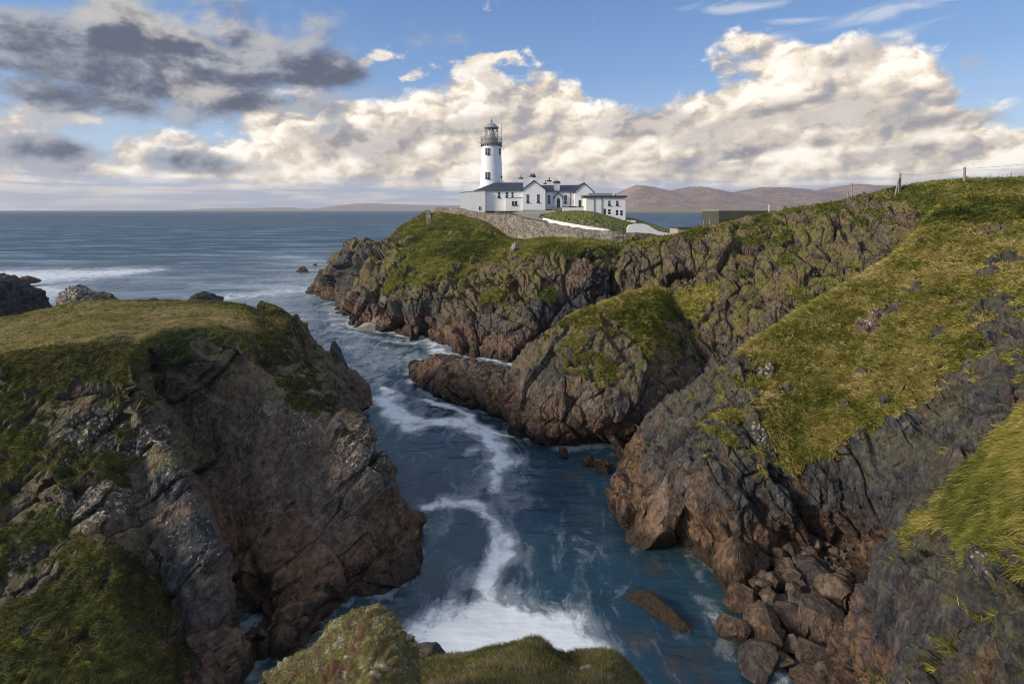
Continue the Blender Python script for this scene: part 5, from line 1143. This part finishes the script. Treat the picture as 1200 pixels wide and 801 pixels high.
# ------------------------------------------------------------------ grass blades
def blade_fn(nt, b):
    a = nt.new('ShaderNodeAttribute', attribute_name='col')
    nt.put(b.inputs['Base Color'], a.outputs['Color']); b.inputs['Roughness'].default_value = .75; b.inputs['Specular IOR Level'].default_value = .25
    tr = nt.new('ShaderNodeBsdfTranslucent'); nt.put(tr.inputs[0], a.outputs['Color']); mx = nt.new('ShaderNodeMixShader'); mx.inputs[0].default_value = .38
    nt.l.new(b.outputs[0], mx.inputs[1]); nt.l.new(tr.outputs[0], mx.inputs[2]); nt.l.new(mx.outputs[0], nt.n['Material Output'].inputs['Surface'])
BLADE = mat('grass_blades', blade_fn)
PAL = np.array([[.034, .042, .014], [.060, .090, .015], [.125, .145, .023], [.24, .215, .042], [.36, .295, .09], [.48, .39, .19]])
def blades(name, key, count, h, w, sweep, seed, dmin=.5, near=None, lay=.6, pal=PAL, flow=(-.5, -.3), gm=.5, wscale=True, dshift=0., keep=None):
    P, N, g, dry = LANDS[key] if isinstance(key, str) else key
    r = np.random.RandomState(seed)
    c = (P[:-1, :-1]+P[1:, :-1]+P[1:, 1:]+P[:-1, 1:])/4; n = N[:-1, :-1]; gg = g[:-1, :-1]; dd = dry[:-1, :-1]
    ar = np.linalg.norm(np.cross(P[1:, :-1]-P[:-1, :-1], P[:-1, 1:]-P[:-1, :-1]), axis=-1)
    dist = np.linalg.norm(c-CAM_, axis=-1); U, V = uv(c)
    vis = (U > -60) & (U < 1260) & (V < 860) & (((CAM_-c)*n).sum(-1) > -.15*dist)
    if keep is not None: vis = vis & keep(c)
    wgt = (ar/dist**1.6*np.clip((gg-gm)/.3, 0, 1)*vis).ravel()
    if wgt.sum() <= 0: return
    idx = r.choice(len(wgt), count, p=wgt/wgt.sum())
    i, j = np.unravel_index(idx, ar.shape); a, b = r.rand(count, 1), r.rand(count, 1)
    p = P[i, j]*(1-a)*(1-b)+P[i+1, j]*a*(1-b)+P[i+1, j+1]*a*b+P[i, j+1]*(1-a)*b
    nn = n[i, j]; dv = dd[i, j]; ds = np.linalg.norm(p-CAM_, axis=1)
    down = np.stack([nn[:, 0]*nn[:, 2], nn[:, 1]*nn[:, 2], nn[:, 2]**2-1], 1); down /= np.linalg.norm(down, axis=1)[:, None]+1e-6
    fl = np.array([flow[0], flow[1], 0])+.9*np.stack([perlin(p/1.1, 201), perlin(p/1.1, 202), 0*p[:, 0]], 1)
    tuft = .5+.5*perlin(p/.55, 203)
    H_ = h*(.35+1.25*r.rand(count)**1.6)*(.35+1.15*np.clip(tuft, 0, 1))
    d = nn*(1-lay)+np.array([0, 0, .45*(1-lay)])+down*sweep+fl*lay*.8+.28*r.normal(size=(count, 3)); d /= np.linalg.norm(d, axis=1)[:, None]
    d2 = d+down*.45*sweep+np.array([0, 0, -.45])+fl*.25; d2 /= np.linalg.norm(d2, axis=1)[:, None]
    view = (CAM_-p)/ds[:, None]; sd = np.cross(d, view); sd /= np.linalg.norm(sd, axis=1)[:, None]+1e-6
    sd = sd+.5*r.normal(size=sd.shape); sd /= np.linalg.norm(sd, axis=1)[:, None]
    W_ = (w*(.7+.6*r.rand(count))*(np.clip(ds/25, .35, 3) if wscale else 1))[:, None]
    b0 = p-nn*.02; m1 = p+d*(H_*.55)[:, None]; t1 = m1+d2*(H_*.5)[:, None]
    V5 = np.stack([b0-sd*W_*.5, b0+sd*W_*.5, m1+sd*W_*.42, m1-sd*W_*.42, t1], 1).reshape(-1, 3)
    k = np.arange(count)[:, None]*5
    faces = np.concatenate([np.concatenate([k, k+1, k+2], 1), np.concatenate([k, k+2, k+3], 1), np.concatenate([k+3, k+2, k+4], 1)])
    tt = np.clip(.46+.30*perlin(p/2.4, 204)+.30*perlin(p/.55, 205)+.60*(dv-.5)+.17*r.normal(size=count)+dshift, 0, .999)*(len(pal)-1)
    k0 = np.minimum(tt.astype(int), len(pal)-2); f = (tt-k0)[:, None]; col = (pal[k0]*(1-f)+pal[k0+1]*f)*(1.12+.22*r.normal(size=(count, 1))).clip(.6, 1.7)
    o = raw_mesh(name, V5, faces, BLADE, {'col': np.repeat(col, 5, 0)}, smooth=False)
    return o
def meadow(name, label, *a, **k):
    o = blades(name, *a, **k); tag(o, label, 'grass', kind='stuff'); return o
meadow('slope_grass', 'long yellow green tussock grass lying over the right hand slope', 'grassy_slope', 150000, .28, .026, .6, 1, lay=.42, flow=(-.2, .0), dshift=.12)
meadow('ridge_grass', 'rough grass on the ridge and its ledges', 'ridge', 70000, .34, .022, .6, 2, lay=.5, dshift=.08)
meadow('bank_grass', 'green and straw grass on the near right bank', 'near_bank', 60000, .36, .020, .8, 3, lay=.55, flow=(-.25, .1), dshift=.04)
onlawn = lambda c: (c[..., 2] > 10.0+.25*np.sin(c[..., 0])) & (c[..., 1] > 29.3)
meadow('headland_heath', 'dark rough grass and heather on the slope of the near left headland', 'near_headland', 60000, .20, .016, .6, 4, lay=.5, dshift=-.02, keep=lambda c: ~onlawn(c), pal=PAL*np.array([.80, .66, 1.0]), gm=.6)
meadow('headland_lawn', 'short cropped olive turf on the flat top of the near left headland', 'near_headland', 60000, .06, .022, .2, 14, lay=.45, dshift=.12, keep=onlawn, pal=PAL*np.array([1.05, .90, 1.35]))
meadow('spur_grass', 'yellow green grass capping the channel spur', 'channel_spur', 40000, .30, .022, .6, 5, lay=.45, dshift=.17)
meadow('lighthouse_grass', 'green grass on the slopes below the lighthouse', 'lighthouse_headland', 60000, .42, .022, .5, 6, lay=.45, dshift=.07)
meadow('bank_turf', 'short grey green turf on the bank under the camera', 'camera_bank', 80000, .055, .013, .35, 7, lay=.4, dshift=.04, pal=PAL*np.array([.62, .56, 1.1]))
# stalks on the hummock
hs = blades('dry_stalks', (P_, N_, np.clip(g_+.3, 0, 1), d_), 2600, .16, .007, .9, 8, lay=.85, flow=(.1, -.3), pal=np.array([[.05, .03, .02], [.13, .09, .05], [.30, .24, .14], [.44, .38, .26]]), gm=.2)
hs.parent = hm; hs['kind'] = 'stuff'
hs2 = blades('moss_sprigs', (P_, N_, np.clip(g_+.3, 0, 1), d_), 26000, .022, .010, .2, 9, lay=.3, pal=np.array([[.05, .06, .012], [.14, .14, .03], [.26, .24, .10], [.40, .40, .32]]), gm=.2)
hs2.parent = hm; hs2['kind'] = 'stuff'
build_haze()
